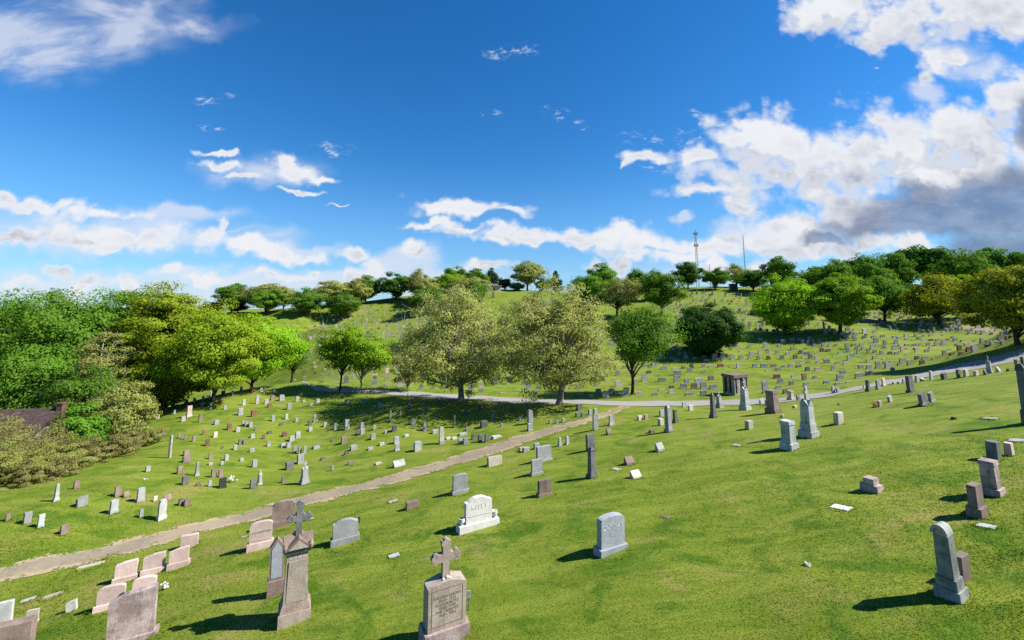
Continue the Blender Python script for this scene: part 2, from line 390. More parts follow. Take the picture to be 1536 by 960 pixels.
def build_tree(name, H, W, leaf, seed, bark=None, cb=.22, nc=110, nl=110, ls=.22, rc=.22, shape='round', twigs=0, lean=0.0, hollow=.45, top=1.0, tr=.028, droop=0.0, trunk_h=None, bare=0.0):
    """returns meshes (trunk, crown); H height, W crown width, cb crown base as a share of H"""
    rg = np.random.RandomState(seed); bark = bark or m_bark
    nl = int(nl*1.75); ls = ls*.74
    zc0 = cb*H; Hc = H-zc0; ctr = np.array([lean*H, 0, zc0+Hc*(.5 if shape != 'cone' else .4)])
    ph = rg.rand(6)*6.28
    D = rg.randn(nc*3, 3); D /= np.linalg.norm(D, axis=1)[:, None]
    rho = hollow + (1-hollow)*rg.rand(nc*3)**.7
    lob = 1 + .16*np.sin(3*np.arctan2(D[:, 1], D[:, 0])+ph[0]) + .10*np.sin(5*D[:, 2]+ph[1]+2*np.arctan2(D[:, 1], D[:, 0])) + .10*rg.randn(nc*3)
    Pn = D*rho[:, None]*np.minimum(lob, 1.22)[:, None]
    if shape == 'cone':
        w = np.clip(1.15-(Pn[:, 2]+1)*.52, .08, 1); Pn[:, :2] *= w[:, None]
    elif shape == 'spread':                                  # widest low, hanging skirts
        Pn[:, :2] *= (1.0 - .28*np.clip(Pn[:, 2], 0, 1))[:, None]
    elif shape == 'oval':
        Pn[:, :2] *= (1.0 - .22*np.abs(Pn[:, 2]))[:, None]
    elif shape == 'dome':
        Pn[:, 2] = np.abs(Pn[:, 2])*2-1
    if shape == 'round': Pn[:, 2] = np.where(Pn[:, 2] < -.8, -.8-(Pn[:, 2]+.8)*.35, Pn[:, 2])
    Pn = Pn[:nc]
    k = rc*min(W, Hc*1.2)/2
    S = np.array([max(W/2-k*.75, .2), max(W/2-k*.75, .2), max(Hc/2-k*.55, .2)])
    cl = ctr + Pn*S
    if droop: cl[:, 2] -= droop*H*np.clip(np.hypot(Pn[:, 0], Pn[:, 1])-.55, 0, 1)**1.2
    cl[:, 2] = np.maximum(cl[:, 2], .03*H + k*.3)
    # limbs
    paths = []
    th = (trunk_h or min(.72, cb+.5))*H
    t = np.linspace(0, 1, 9)
    bend = rg.randn(2)*.018*H
    tp = np.stack([lean*H*t**1.5*.7 + bend[0]*np.sin(t*3), bend[1]*np.sin(t*3.5), -.4 + t*(th+.4)], -1)
    r0 = tr*H
    rad = r0*(1-.82*t**1.1); rad[0] *= 1.5; rad[1] *= 1.1
    paths.append((tp, rad, 9))
    nlimb = min(nc, 34 if shape != 'spread' else 70)
    for c in cl[rg.permutation(nc)[:nlimb]]:
        hz = np.clip((c[2]-.12*H)/(th)*.62 + rg.rand()*.08, max(cb*.55*H/th, .26 if shape == 'spread' else 0) + .08*rg.rand(), .97)
        p0 = np.array([np.interp(hz, t, tp[:, q]) for q in range(3)]); u = np.linspace(0, 1, 6)[:, None]
        mid = (p0+c)/2 + np.array([0, 0, .08*H*(rg.rand()-.2)]) + rg.randn(3)*.015*H
        pp = (1-u)**2*p0 + 2*u*(1-u)*mid + u*u*c
        rr = np.interp(hz, t, rad)*(.34 if shape == 'spread' else .5)*(1-.85*np.linspace(0, 1, 6)) + .0022*H
        paths.append((pp, rr, 5))
    for _ in range(twigs):
        c = cl[rg.randint(nc)]; e = c + rg.randn(3)*k*1.3 + np.array([0, 0, k*.5]); u = np.linspace(0, 1, 3)[:, None]
        paths.append((c*(1-u)+e*u + rg.randn(3, 3)*k*.06, np.array([.006, .004, .0015])*H*.5, 3))
    Vt, Qt = tubes(paths)
    # leaves
    n = nc*nl
    ci = np.repeat(np.arange(nc), nl)
    dl = rg.randn(n, 3); dl /= np.linalg.norm(dl, axis=1)[:, None]
    ksz = k*(.65+.7*rg.rand(nc))
    ell = np.stack([.85+.4*rg.rand(nc), .85+.4*rg.rand(nc), .55+.3*rg.rand(nc)], -1)
    rl = .35+.75*rg.rand(n)**.6
    pl = cl[ci] + dl*ell[ci]*(ksz[ci]*rl)[:, None]
    if droop: pl[:, 2] -= np.abs(rg.randn(n))*droop*k*.5
    keep = pl[:, 2] > .01*H
    if bare: keep &= rg.rand(n) > bare
    pl, dl, ci = pl[keep], dl[keep], ci[keep]; n = len(pl)
    kx = (W/2)/max(np.percentile(np.abs(pl[:, :2]-ctr[:2]), 97.0), .1); kz = H/max(np.percentile(pl[:, 2], 99.5), .1)
    for A_ in (pl, Vt):
        wz = np.clip(A_[:, 2]/(.25*H), 0, 1)[:, None]
        A_[:, :2] = ctr[:2]*wz + (A_[:, :2]-ctr[:2]*wz)*(1+(kx-1)*(wz if A_ is pl else wz*wz)); A_[:, 2] *= kz
    trunk = np_mesh('trunk', Vt, Qt, bark, True)
    og = (pl-ctr)/S; og /= np.linalg.norm(og, axis=1)[:, None]+1e-9
    nn = dl*.70 + og*.65 + rg.randn(n, 3)*.36 + np.array([.12, -.05, .30]); nn /= np.linalg.norm(nn, axis=1)[:, None]
    a = np.cross(nn, rg.randn(n, 3)); a /= np.linalg.norm(a, axis=1)[:, None]+1e-9; b = np.cross(nn, a)
    s1 = (ls*1.22*(.6+.8*rg.rand(n)))[:, None]; s2 = s1*(.45+.25*rg.rand(n))[:, None]
    V = np.stack([pl-a*s1*.5, pl+b*s2*.5+nn*s1*.06, pl+a*s1*.5, pl-b*s2*.5+nn*s1*.06], 1).reshape(-1, 3)
    Q = np.arange(4*n).reshape(-1, 4)
    crown = np_mesh('crown', V, Q, L[leaf])
    return trunk, crown

_cache = {}
def put_tree(px, base, top, left, right, leaf, label, name='tree', group=None, d=None, proto=None, **kw):
    """base: pixel row of the trunk foot (or None with the distance d); left/right: crown edges"""
    if d is None: p = hit(px, base)
    else:
        X, _ = ray(px, 470); p = Vector((X*d, d, float(gz(X*d, d))))
    _, Z = ray(px, top); H = Z*p.y - p.z
    W = (right-left)/F0*depth_of(p.x, p.y, p.z)
    off = ((left+right)/2-px)/F0*p.y
    t = thing(name, label, 'tree' if name.endswith('tree') else 'shrub', p, 0, group)
    if proto is None:
        kw.setdefault('lean', max(-.18, min(.18, off/H)) if abs(off) > .2 else 0.0)
        tm, cm = build_tree(name, H, W, leaf, int(abs(px)*7+top), **kw)
        s = (1, 1, 1)
    else:
        key = (leaf, proto, tuple(sorted(kw.items())))
        if key not in _cache:
            kw.setdefault('shape', 'oval'); kw.setdefault('ls', .6); kw.setdefault('nl', 90); kw.setdefault('nc', 95)
            _cache[key] = build_tree(name, 12, 11, leaf, 100+len(_cache)*13, **kw)
        tm, cm = _cache[key]; s = (W/12, W/12, H/12)
        t.rotation_euler[2] = random.uniform(0, 6.28)
    for nm, me in (('trunk', tm), ('crown', cm)):
        o = link(nm, me, t); o.scale = s
    return t

G_WOOD, G_RIDGE, G_HILL = 'trees of the wood below the slope', 'trees along the ridge', 'trees on the far hillside'
# the wood at the left
put_tree(-70, None, 470, -170, 30, 'dark', 'dark green tree cut by the left edge at the outer end of the wood', group=G_WOOD, d=58, cb=.1, nc=150, nl=120, ls=.34)
put_tree(12, None, 452, -65, 80, 'mid', 'green tree next to the left edge, first full crown of the wood', group=G_WOOD, d=58, cb=.1, nc=190, nl=130, ls=.32, rc=.2)
put_tree(120, None, 437, 45, 205, 'mid', 'broad fresh green tree filling the wood between the left edge and the olive crowns', group=G_WOOD, d=52, cb=.1, nc=240, nl=140, ls=.30, rc=.18)
put_tree(205, None, 432, 150, 262, 'olive', 'olive yellow tree just behind the broad fresh green tree of the wood', group=G_WOOD, d=64, cb=.1, nc=150, nl=120, ls=.32)
put_tree(258, None, 437, 196, 330, 'olive', 'tall olive yellow tree in the middle of the wood beside the cemetery lawn', group=G_WOOD, d=54, cb=.1, nc=230, nl=140, ls=.30, rc=.18, bark=m_bark)
put_tree(318, 603, 472, 262, 385, 'yellow', 'spreading yellow green tree with dark trunk rising from the lawn at the wood edge', group=G_WOOD, cb=.10, nc=210, nl=130, ls=.27, rc=.19, tr=.02)
put_tree(385, None, 477, 335, 445, 'bright', 'bright green crown overhanging the start of the road at the wood end', group=G_WOOD, d=53, cb=.12, nc=150, nl=120, ls=.27, rc=.2, tr=.018)
put_tree(60, None, 520, -10, 130, 'mid', 'low dense green tree standing behind the brown house roof', group=G_WOOD, d=46, cb=.05, nc=170, nl=130, ls=.27, rc=.2)
put_tree(-25, None, 528, -90, 50, 'dark', 'dark low tree at the left edge behind the dry brush', group=G_WOOD, d=47, cb=.05, nc=140, nl=120, ls=.3)
put_tree(158, None, 500, 128, 188, 'tan', 'brownish vine covered tree in front of the green wood', group=G_WOOD, d=43, cb=.08, nc=120, nl=75, ls=.20, shape='oval', twigs=160, bark=m_pale_bark)
put_tree(142, None, 552, 98, 196, 'mid', 'tangled light green tree above the green bush beside the chimney', group=G_WOOD, d=37, cb=.05, nc=130, nl=90, ls=.18, shape='oval', twigs=150)
put_tree(192, None, 575, 165, 240, 'tan', 'ragged olive brush tree at the corner of the wood by the fence post', group=G_WOOD, d=36, cb=.02, nc=110, nl=80, ls=.17, twigs=150)
put_tree(238, None, 545, 190, 305, 'olive', 'low olive branches sweeping down to the lawn at the wood edge', group=G_WOOD, d=49, cb=.08, nc=130, nl=110, ls=.25)
# shrubs of the bank
G_BR = 'shrubs on the brushy bank'
put_tree(140, None, 607, 100, 182, 'mid', 'rounded leafy green bush beside the house chimney', 'bush', G_BR, d=33, cb=.0, nc=110, nl=110, ls=.17, shape='dome', tr=.012)
put_tree(165, None, 655, 125, 225, 'brush', 'dry brown shrub along the lawn edge under the green bush', 'shrub', G_BR, d=31, cb=.0, nc=90, nl=136, ls=0.094, shape='dome', twigs=416, tr=.01)
put_tree(225, None, 640, 190, 258, 'brush', 'dry brown shrub next to the pale fence post', 'shrub', G_BR, d=34, cb=.0, nc=80, nl=136, ls=0.094, shape='dome', twigs=352, tr=.01)
put_tree(105, None, 668, 50, 160, 'tan', 'low olive brush at the foot of the bank beside the lawn', 'shrub', G_BR, d=28, cb=.0, nc=100, nl=153, ls=0.086, shape='dome', twigs=384, tr=.01)
put_tree(2, None, 616, -50, 42, 'brush', 'highest heap of pale brush rising in front of the left end of the house roof', 'shrub', G_BR, d=29.5, cb=.0, nc=120, nl=153, ls=0.094, shape='dome', twigs=480, tr=.01)
put_tree(82, None, 641, 42, 124, 'brush', 'dry brush heap under the eave of the brown roofed house', 'shrub', G_BR, d=29.3, cb=.0, nc=100, nl=153, ls=0.094, shape='dome', twigs=384, tr=.01)
put_tree(45, None, 631, -10, 100, 'brush', 'tall thicket of pale brown brush covering the house front', 'shrub', G_BR, d=28.5, cb=.0, nc=130, nl=153, ls=0.094, shape='dome', twigs=512, tr=.01)
put_tree(20, None, 662, -40, 90, 'tan', 'olive brown brush reaching the mown grass by the left edge', 'shrub', G_BR, d=25.5, cb=.0, nc=120, nl=153, ls=0.079, shape='dome', twigs=416, tr=.01)
put_tree(-45, None, 640, -110, 15, 'brush', 'brown brush cut by the left edge of the view', 'shrub', G_BR, d=27, cb=.0, nc=120, nl=153, ls=0.094, shape='dome', twigs=416, tr=.01)
put_tree(92, None, 690, 60, 140, 'brush', 'small dry brush clump lowest on the bank, touching the mown lawn', 'shrub', G_BR, d=26, cb=.0, nc=60, nl=136, ls=0.072, shape='dome', twigs=256, tr=.01)
# trees in the valley
put_tree(437, 574, 510, 414, 463, 'mid', 'small dark trunked tree beside the left start of the road', group='trees in the valley', cb=.25, nc=70, nl=60, ls=.26, rc=.26, tr=.022, hollow=.3)
put_tree(509, 587, 490, 482, 545, 'bright', 'green tree with slim dark trunk on the near verge of the road', group='trees in the valley', cb=.28, nc=110, nl=80, ls=.26, tr=.016)
put_tree(540, 588, 500, 515, 592, 'bright', 'light green young tree with pale trunk, nearest the first sycamore', group='trees in the valley', cb=.28, nc=90, nl=65, ls=.26, bark=m_pale_bark, tr=.013, hollow=.3)
put_tree(692, 601, 436, 600, 762, 'syc', 'large pale sycamore with hanging boughs, the one farther along the road to the left', 'sycamore_tree', 'big sycamores by the road', cb=.05, nc=300, nl=74, ls=.215, rc=.14, shape='spread', bark=m_pale_bark, droop=.14, hollow=.38, tr=.028, twigs=320)
put_tree(838, 607, 428, 752, 912, 'syc', 'large pale sycamore nearest the junction of road and dirt track', 'sycamore_tree', 'big sycamores by the road', cb=.05, nc=300, nl=74, ls=.215, rc=.14, shape='spread', bark=m_pale_bark, droop=.14, hollow=.38, tr=.028, twigs=320)
put_tree(612, 588, 500, 585, 640, 'syc', 'low drooping pale green sapling at the skirt of the first sycamore', group='trees in the valley', cb=.08, nc=70, nl=60, ls=.2, shape='oval', bark=m_pale_bark, droop=.05, twigs=60, tr=.012)
put_tree(948, 591, 461, 914, 1012, 'mid', 'open crowned green tree beside the road, right of the sycamores', group='trees in the valley', cb=.27, nc=105, nl=95, ls=.27, rc=.23, hollow=.3, tr=.017)
put_tree(1062, 532, 460, 1024, 1103, 'deep', 'dense dark green round bush tree low on the far hillside', group=G_HILL, cb=.0, nc=230, nl=120, ls=.36, rc=.2, shape='oval', hollow=.62)
put_tree(1179, 502, 420, 1140, 1216, 'bright', 'bright green tree right of the round bush, with dark shadow at its foot', group=G_HILL, cb=.10, nc=190, nl=100, ls=.36, rc=.18, shape='oval')
put_tree(1260, 498, 413, 1228, 1300, 'bright', 'vivid light green tree second in the row of hillside trees', group=G_HILL, cb=.10, nc=190, nl=100, ls=.36, rc=.18, shape='oval')
put_tree(1327, 481, 416, 1295, 1356, 'mid', 'deep green tree third in the row of hillside trees', group=G_HILL, cb=.12, nc=150, nl=90, ls=.40, rc=.2, shape='oval')
put_tree(1410, 486, 414, 1370, 1451, 'gold', 'golden olive tree standing alone on the far hillside', group=G_HILL, cb=.16, nc=140, nl=95, ls=.38, shape='cone', rc=.2)
put_tree(1450, 476, 414, 1420, 1474, 'bright', 'green tree between golden olive tree and big edge tree', group=G_HILL, cb=.18, nc=100, nl=80, ls=.42)
put_tree(1527, 517, 404, 1472, 1584, 'gold', 'big golden brown tree beside the road at the right edge', group=G_HILL, cb=.12, nc=210, nl=110, ls=.34, rc=.18)
put_tree(885, 472, 415, 860, 912, 'mid', 'dark leafed tree right behind the second sycamore', group=G_HILL, cb=.08, nc=110, nl=80, ls=.5)
put_tree(924, 476, 418, 903, 958, 'tan', 'brownish budding tree with thin trunk on the upper hillside', group=G_HILL, cb=.2, nc=90, nl=70, ls=.42, hollow=.3)
put_tree(993, 475, 411, 967, 1022, 'mid', 'tall green tree with bare trunk near the hilltop lawn', group=G_HILL, cb=.18, nc=110, nl=80, ls=.5)
put_tree(513, 481, 440, 490, 536, 'mid', 'deep green tree with broad shadow on the left shoulder of the hill', group=G_HILL, cb=.15, nc=90, nl=70, ls=.55)
put_tree(461, 476, 433, 439, 481, 'mid', 'deep green tree on the left shoulder of the hill beside an olive crown', group=G_HILL, cb=.15, nc=90, nl=70, ls=.55)
put_tree(636, 470, 431, 616, 668, 'dark', 'dark green clump of a tree on the hill behind the first sycamore', group=G_HILL, cb=.04, nc=90, nl=70, ls=.6)
put_tree(403, 472, 432, 378, 425, 'mid', 'rounded green tree in front of the pale crowns at the left end of the ridge', group=G_HILL, cb=.15, nc=90, nl=70, ls=.55)
put_tree(1188, 470, 418, 1150, 1222, 'mid', 'shaded tree behind the bright green hillside tree', group=G_HILL, cb=.1, nc=90, nl=70, ls=.5)
# the ridge: shared shapes
def ridge(px, base, top, l, r, leaf, v, label, **kw): put_tree(px, base, top, l, r, leaf, label, 'tree', G_RIDGE, proto=v, **kw)
ridge(318, 471, 453, 305, 334, 'purple', 0, 'dark purple leaved tree at the far left end of the ridge', cb=.05)
ridge(356, 469, 455, 344, 372, 'purple', 0, 'low purple leaved tree under the green ridge tree', cb=.05)
ridge(347, 469, 426, 328, 371, 'mid', 0, 'light green ridge tree between the two purple ones', cb=.12)
ridge(400, 464, 426, 371, 441, 'tan', 0, 'pale olive ridge tree behind the rounded green tree', cb=.15, bare=.3)
ridge(425, 464, 431, 408, 441, 'tan', 1, 'thin pale tree at the end of the ridge clump', cb=.15, bare=.45)
ridge(497, 460, 422, 474, 524, 'tan', 0, 'broad olive brown ridge tree above the shouldered dark pair', cb=.12)
ridge(534, 458, 419, 510, 562, 'tan', 1, 'olive brown ridge tree touching a darker green crown', cb=.12)
ridge(548, 453, 414, 525, 572, 'mid', 0, 'green ridge tree behind the olive brown crowns', cb=.1)
ridge(594, 450, 410, 571, 621, 'dark', 1, 'dense dark ridge tree left of the bare brown one', cb=.1)
ridge(625, 450, 404, 605, 641, 'tan', 2, 'half bare brown twiggy ridge tree', cb=.15, bare=.6)
ridge(641, 455, 414, 618, 660, 'tan', 3, 'olive ridge tree below the bare brown one', cb=.1)
ridge(682, 440, 401, 660, 701, 'mid', 1, 'green ridge tree above an olive crown behind the first sycamore', cb=.1)
ridge(674, 448, 412, 650, 698, 'bright', 0, 'yellowish green ridge tree directly above the first sycamore', cb=.08)
ridge(708, 452, 416, 684, 736, 'tan', 1, 'olive ridge tree crown over the first sycamore, nearest the hilltop tomb', cb=.1)
ridge(711, 462, 424, 694, 730, 'mid', 0, 'round green tree peeking over the first sycamore', cb=.08)
ridge(716, 438, 404, 698, 736, 'mid', 0, 'green ridge tree beside the pine by the hilltop tomb', cb=.1)
ridge(737, 434, 403, 729, 752, 'pine', 0, 'dark ragged pine beside the hilltop tomb', cb=.1, shape='cone')
ridge(757, 431, 417, 748, 768, 'pine', 1, 'small dark pine behind the hilltop tomb', cb=.1, shape='oval')
ridge(791, 436, 392, 767, 816, 'tan', 0, 'solitary pale open ridge tree right of the hilltop tomb', cb=.2, bare=.25)
ridge(775, 436, 424, 762, 786, 'dark', 0, 'low dark shrub like tree under the solitary pale ridge tree', cb=.02)
ridge(834, 436, 407, 826, 846, 'pine', 0, 'narrow pointed pine on the ridge behind the second sycamore', cb=.05, shape='cone')
ridge(816, 436, 418, 802, 830, 'mid', 1, 'low green ridge tree between the pale tree and the narrow pine', cb=.05)
ridge(905, 455, 396, 880, 931, 'mid', 0, 'tall green ridge tree above the brownish budding tree', cb=.1)
ridge(955, 450, 405, 938, 978, 'mid', 1, 'green ridge tree left of the tall bare trunked one', cb=.1)
ridge(985, 450, 406, 972, 1002, 'dark', 0, 'dark ridge tree rising behind the tall bare trunked one', cb=.1)
ridge(1032, 433, 394, 1015, 1053, 'dark', 1, 'round dark tree alone on the skyline below the lattice mast', cb=.14)
ridge(1073, 434, 403, 1055, 1092, 'mid', 0, 'smaller round green tree on the skyline between the masts', cb=.14)
ridge(1105, 431, 396, 1087, 1126, 'tan', 2, 'thin pale tree on the skyline below the slim mast', cb=.15, bare=.6)
ridge(1131, 437, 406, 1110, 1155, 'dark', 0, 'low dark skyline tree right of the thin pale one', cb=.12)
ridge(1170, 442, 386, 1150, 1195, 'mid', 0, 'tall round skyline tree above the bright hillside tree', cb=.14)
ridge(1190, 445, 412, 1165, 1214, 'dark', 1, 'dark tree under the tall round skyline tree', cb=.05)
ridge(1242, 465, 394, 1207, 1283, 'mid', 1, 'massive green tree behind the vivid light green one', cb=.08)
ridge(1291, 448, 386, 1264, 1331, 'dark', 0, 'dark skyline tree just left of the grove of big oaks', cb=.1)
ridge(1312, 462, 389, 1284, 1342, 'mid', 0, 'green tree in front of the dark skyline tree at the grove', cb=.1)
ridge(1346, 448, 382, 1322, 1372, 'mid', 1, 'slim tree in the grove between green and oak crowns', cb=.12)
ridge(1384, 440, 372, 1345, 1431, 'dark', 2, 'big dark oak with limbs showing sky below, tallest of the grove', cb=.3)
ridge(1450, 452, 379, 1414, 1492, 'mid', 1, 'broad lighter green tree of the grove above the golden olive tree', cb=.1)
ridge(1480, 446, 374, 1445, 1512, 'mid', 0, 'tree behind the broad lighter green one of the grove', cb=.12)
ridge(1520, 446, 381, 1490, 1552, 'mid', 0, 'last green tree of the grove at the right edge', cb=.12)
ridge(1575, 446, 384, 1545, 1620, 'dark', 1, 'dark grove tree beyond the right edge', cb=.12)
ridge(1360, 452, 425, 1335, 1390, 'dark', 3, 'dark undergrowth tree in the shade of the big oak', cb=.03)
# ------------------------------------------------------------------ gravestones
YAW = R(27)
def top_outline(w, h, style, z0=0.0):
    """outline (x, z) of an upright slab"""
    x = w/2
    if style == 'flat': return [(-x, z0), (x, z0), (x, h), (-x, h)]
    o = [(-x, z0), (x, z0)]
    if style == 'arch':
        r = .13*w; n = 9; o += [(x*math.cos(math.pi*i/n) if 0 < i < n else x*(1-2*i/n), h-r+r*math.sin(math.pi*i/n)) for i in range(n+1)]
    elif style == 'round':
        r = min(x, h*.5); n = 12; o += [(x*math.cos(math.pi*i/n), h-r+r*math.sin(math.pi*i/n)) for i in range(n+1)]
    elif style == 'gothic':
        s = .75*w; o += [(x, h-s), (x*.86, h-s*.62), (x*.55, h-s*.27), (0, h), (-x*.55, h-s*.27), (-x*.86, h-s*.62), (-x, h-s)]
    elif style == 'serp':
        r = .14*h; o += [(x, h-r), (x*.82, h-r*.92), (x*.62, h-r*.5), (x*.35, h-r*.1), (0, h), (-x*.35, h-r*.1), (-x*.62, h-r*.5), (-x*.82, h-r*.92), (-x, h-r)]
    elif style == 'shoulder':
        r = .12*h; o += [(x, h-r*1.3), (x*.86, h-r), (x*.74, h-r*.25), (x*.3, h), (-x*.3, h), (-x*.74, h-r*.25), (-x*.86, h-r), (-x, h-r*1.3)]
    elif style == 'peak': o += [(x, h*.84), (0, h), (-x, h*.84)]
    elif style == 'skew': o += [(x, h), (-x*.2, h*.96), (-x, h*.86)]
    return o
def cross_bm(bm, h, w, t, z0, cx=0.0, arm=.62, tre=False):
    a = t*.5
    for q in (box(bm, cx-a, cx+a, -t*.42, t*.42, z0, z0+h),): pass
    za = z0+h*arm
    box(bm, cx-w/2, cx-a+.002, -t*.41, t*.41, za-a, za+a); box(bm, cx+a-.002, cx+w/2, -t*.41, t*.41, za-a, za+a)
    if tre:
        for ex, ez in ((cx-w/2, za), (cx+w/2, za), (cx, z0+h)):
            for k in range(3):
                an = {0: math.pi, 1: 0, 2: math.pi/2}[0 if ex < cx else 1 if ex > cx else 2] + (k-1)*1.25
                r = a*.72; ox, oz = ex+math.cos(an)*a*.75, ez+math.sin(an)*a*.75
                n = 8; prism(bm, [(ox+r*math.cos(2*math.pi*i/n), oz+r*math.sin(2*math.pi*i/n)) for i in range(n)], -t*.36-.004*k, t*.36+.004*k)
    return bm
def gable_bm(bm, w, d, z0, h):
    """roof with a gable on each of the four sides"""
    x, y = w/2, d/2
    c = bm.verts.new((0, 0, z0+h)); cs = [bm.verts.new(p) for p in ((-x,-y,z0),(x,-y,z0),(x,y,z0),(-x,y,z0))]
    ms = [bm.verts.new(p) for p in ((0,-y,z0+h),(x,0,z0+h),(0,y,z0+h),(-x,0,z0+h))]
    for i in range(4):
        a, b, m = cs[i], cs[(i+1) % 4], ms[i]
        bm.faces.new([a, b, m]); bm.faces.new([a, m, c]); bm.faces.new([m, b, c])
    bm.faces.new(cs[::-1]); return bm
def text(parent, body, size, loc, mat, name='inscription', space=1.0, track=1.0):
    cu = bpy.data.curves.new(name, 'FONT'); cu.body = body; cu.size = size; cu.align_x = 'CENTER'; cu.align_y = 'CENTER'; cu.extrude = .003; cu.space_line = space; cu.space_character = track
    o = link('letters', cu); bpy.context.view_layer.update()
    me = bpy.data.meshes.new_from_object(o.evaluated_get(bpy.context.evaluated_depsgraph_get())); bpy.data.objects.remove(o)
    me.name = name; me.materials.clear(); me.materials.append(mat)
    o = link(name, me, parent); o.location = loc; o.rotation_euler = (R(90), 0, 0); return o
def vfac(py): return cp + (py-PY0)/F0*sp
EXCL = []
NAMES = {'flush': 'flat_marker', 'slant': 'slant_marker', 'obelisk': 'obelisk', 'crossmon': 'cross_monument', 'pillar': 'pillar_monument'}
n_stone = 0
def stone(kind, px, py, h, w, col, label, style='arch', k=None, yaw=None, lean=(0, 0), group=None, parts=None, name=None, cat=None, d=None, hd=.2):
    """px, py: foot of the stone in the survey photo; h, w: its height and width there"""
    global n_stone; n_stone += 1
    p = hit(px, py); s = depth_of(*p)/F0; X = p.x/p.y; yaw = YAW if yaw is None else yaw
    k = k or {'tab': .30, 'plain': .32, 'slant': .55, 'low': .45, 'flush': .55, 'rock': .45}.get(kind, .95)
    a = abs(math.cos(yaw)-X*math.sin(yaw)); b = abs(math.sin(yaw)+X*math.cos(yaw))
    if kind == 'flush': b = .0; a = max(a, .5)
    W = w*s/(a+k*b); T = k*W; H = h*s/vfac(py)
    if kind == 'flush':
        W = w*s*.62; T = min(max(.8*h*s/max(.2, -p.z/p.y), .25*W), 1.6*W); T = k*W if h == 0 else T; H = .03
    off = T*.35*Vector((-math.sin(yaw), math.cos(yaw), 0))
    q = p+off if kind != 'flush' else p.copy(); q.z = float(gz(q.x, q.y)); EXCL.append((q.x, q.y, max(W, T)*.55))
    m = M[col]; parts = (h >= 13 or kind in ('obelisk', 'crossmon', 'pillar')) if parts is None else parts
    nm = name or NAMES.get(kind, 'gravestone'); cat = cat or {'flush': 'flat marker'}.get(kind, 'gravestone' if kind not in ('obelisk', 'crossmon', 'pillar') else 'monument')
    bev = min(.012, .03*W)
    jit = (R(lean[0] + random.uniform(-1.2, 1.2)), R(lean[1] + random.uniform(-1.2, 1.2)))
    sl = .16*max(W, T)+.12                                     # how far it goes into the sloping ground
    built = []                                                 # (part name, bmesh)
    if kind == 'tab':
        hb = H*hd; bm = NB(); box(bm, -W/2, W/2, -T*.62, T*.62, -sl, hb, .97); built.append(('base', bm))
        bm = NB(); prism(bm, top_outline(W*.84, H, style, hb), -T*.36, T*.36); built.append(('tablet', bm))
    elif kind == 'plain':
        bm = NB(); prism(bm, top_outline(W, H, style, -sl), -T/2, T/2); built.append(('tablet', bm))
    elif kind == 'slant':
        bm = NB(); hb = H*.3; profile_prism(bm, [(-T*.5, -sl), (T*.5, -sl), (T*.5, H), (T*.28, H), (-T*.42, hb)], -W/2, W/2); built.append(('wedge', bm))
    elif kind == 'low':
        bm = NB(); box(bm, -W/2, W/2, -T/2, T/2, -sl, H, .96, .9); built.append(('block', bm))
    elif kind == 'flush':
        bm = NB(); box(bm, -W/2, W/2, -T/2, T/2, -sl, H, .98); built.append(('plaque', bm))
    elif kind == 'rock':
        bm = NB(); prism(bm, top_outline(W, H, style, -sl), -T/2, T/2)
        bmesh.ops.triangulate(bm, faces=bm.faces[:]); bmesh.ops.subdivide_edges(bm, edges=bm.edges[:], cuts=3, use_grid_fill=True)
        for vv in bm.verts: vv.co += Vector([random.gauss(0, .012) for _ in range(3)])*W
        built.append(('tablet', bm))
    elif kind == 'obelisk':
        bm = NB(); box(bm, -W/2, W/2, -T/2, T/2, -sl, H*.10, .98); built.append(('base', bm))
        bm = NB(); box(bm, -W*.39, W*.39, -T*.39, T*.39, H*.10, H*.22, .94); built.append(('plinth', bm))
        bm = NB(); sw, tp_ = (.36, .90) if style == 'round' else (.32, .78); box(bm, -W*sw, W*sw, -T*sw, T*sw, H*.22, H*.90, tp_); built.append(('shaft', bm))
        bm = NB()
        if style == 'round': box(bm, -W*.35, W*.35, -T*.35, T*.35, H*.90, H*.93, .96); box(bm, -W*.31, W*.31, -T*.31, T*.31, H*.931, H, .45)
        else: box(bm, -W*.245, W*.245, -T*.245, T*.245, H*.90, H, .12)
        built.append(('cap', bm))
    elif kind == 'pillar':
        bm = NB(); box(bm, -W/2, W/2, -T/2, T/2, -sl, H*.22, .97); built.append(('base', bm))
        bm = NB(); box(bm, -W*.37, W*.37, -T*.37, T*.37, H*.22, H*.88, .95); built.append(('shaft', bm))
        bm = NB(); z = H*.88
        if style == 'flat': box(bm, -W*.40, W*.40, -T*.40, T*.40, z, H, .92)
        elif style == 'gable': gable_bm(bm, W*.84, T*.84, z, H-z)
        else: box(bm, -W*.40, W*.40, -T*.40, T*.40, z, z+(H-z)*.4); box(bm, -W*.38, W*.38, -T*.38, T*.38, z+(H-z)*.4+.001, H, .35)
        built.append(('cap', bm))
    elif kind == 'crossmon':
        bm = NB(); box(bm, -W/2, W/2, -T/2, T/2, -sl, H*.13, .97); built.append(('base', bm))
        bm = NB(); box(bm, -W*.40, W*.40, -T*.40, T*.40, H*.13, H*.28, .93); built.append(('plinth', bm))
        bm = NB(); box(bm, -W*.33, W*.33, -T*.33, T*.33, H*.28, H*.63, .90); built.append(('shaft', bm))
        bm = NB(); gable_bm(bm, W*.64, T*.64, H*.63, H*.11); built.append(('cap', bm))
        bm = NB(); cross_bm(bm, H*.30, W*.44, W*.17, H*.70); built.append(('cross', bm))
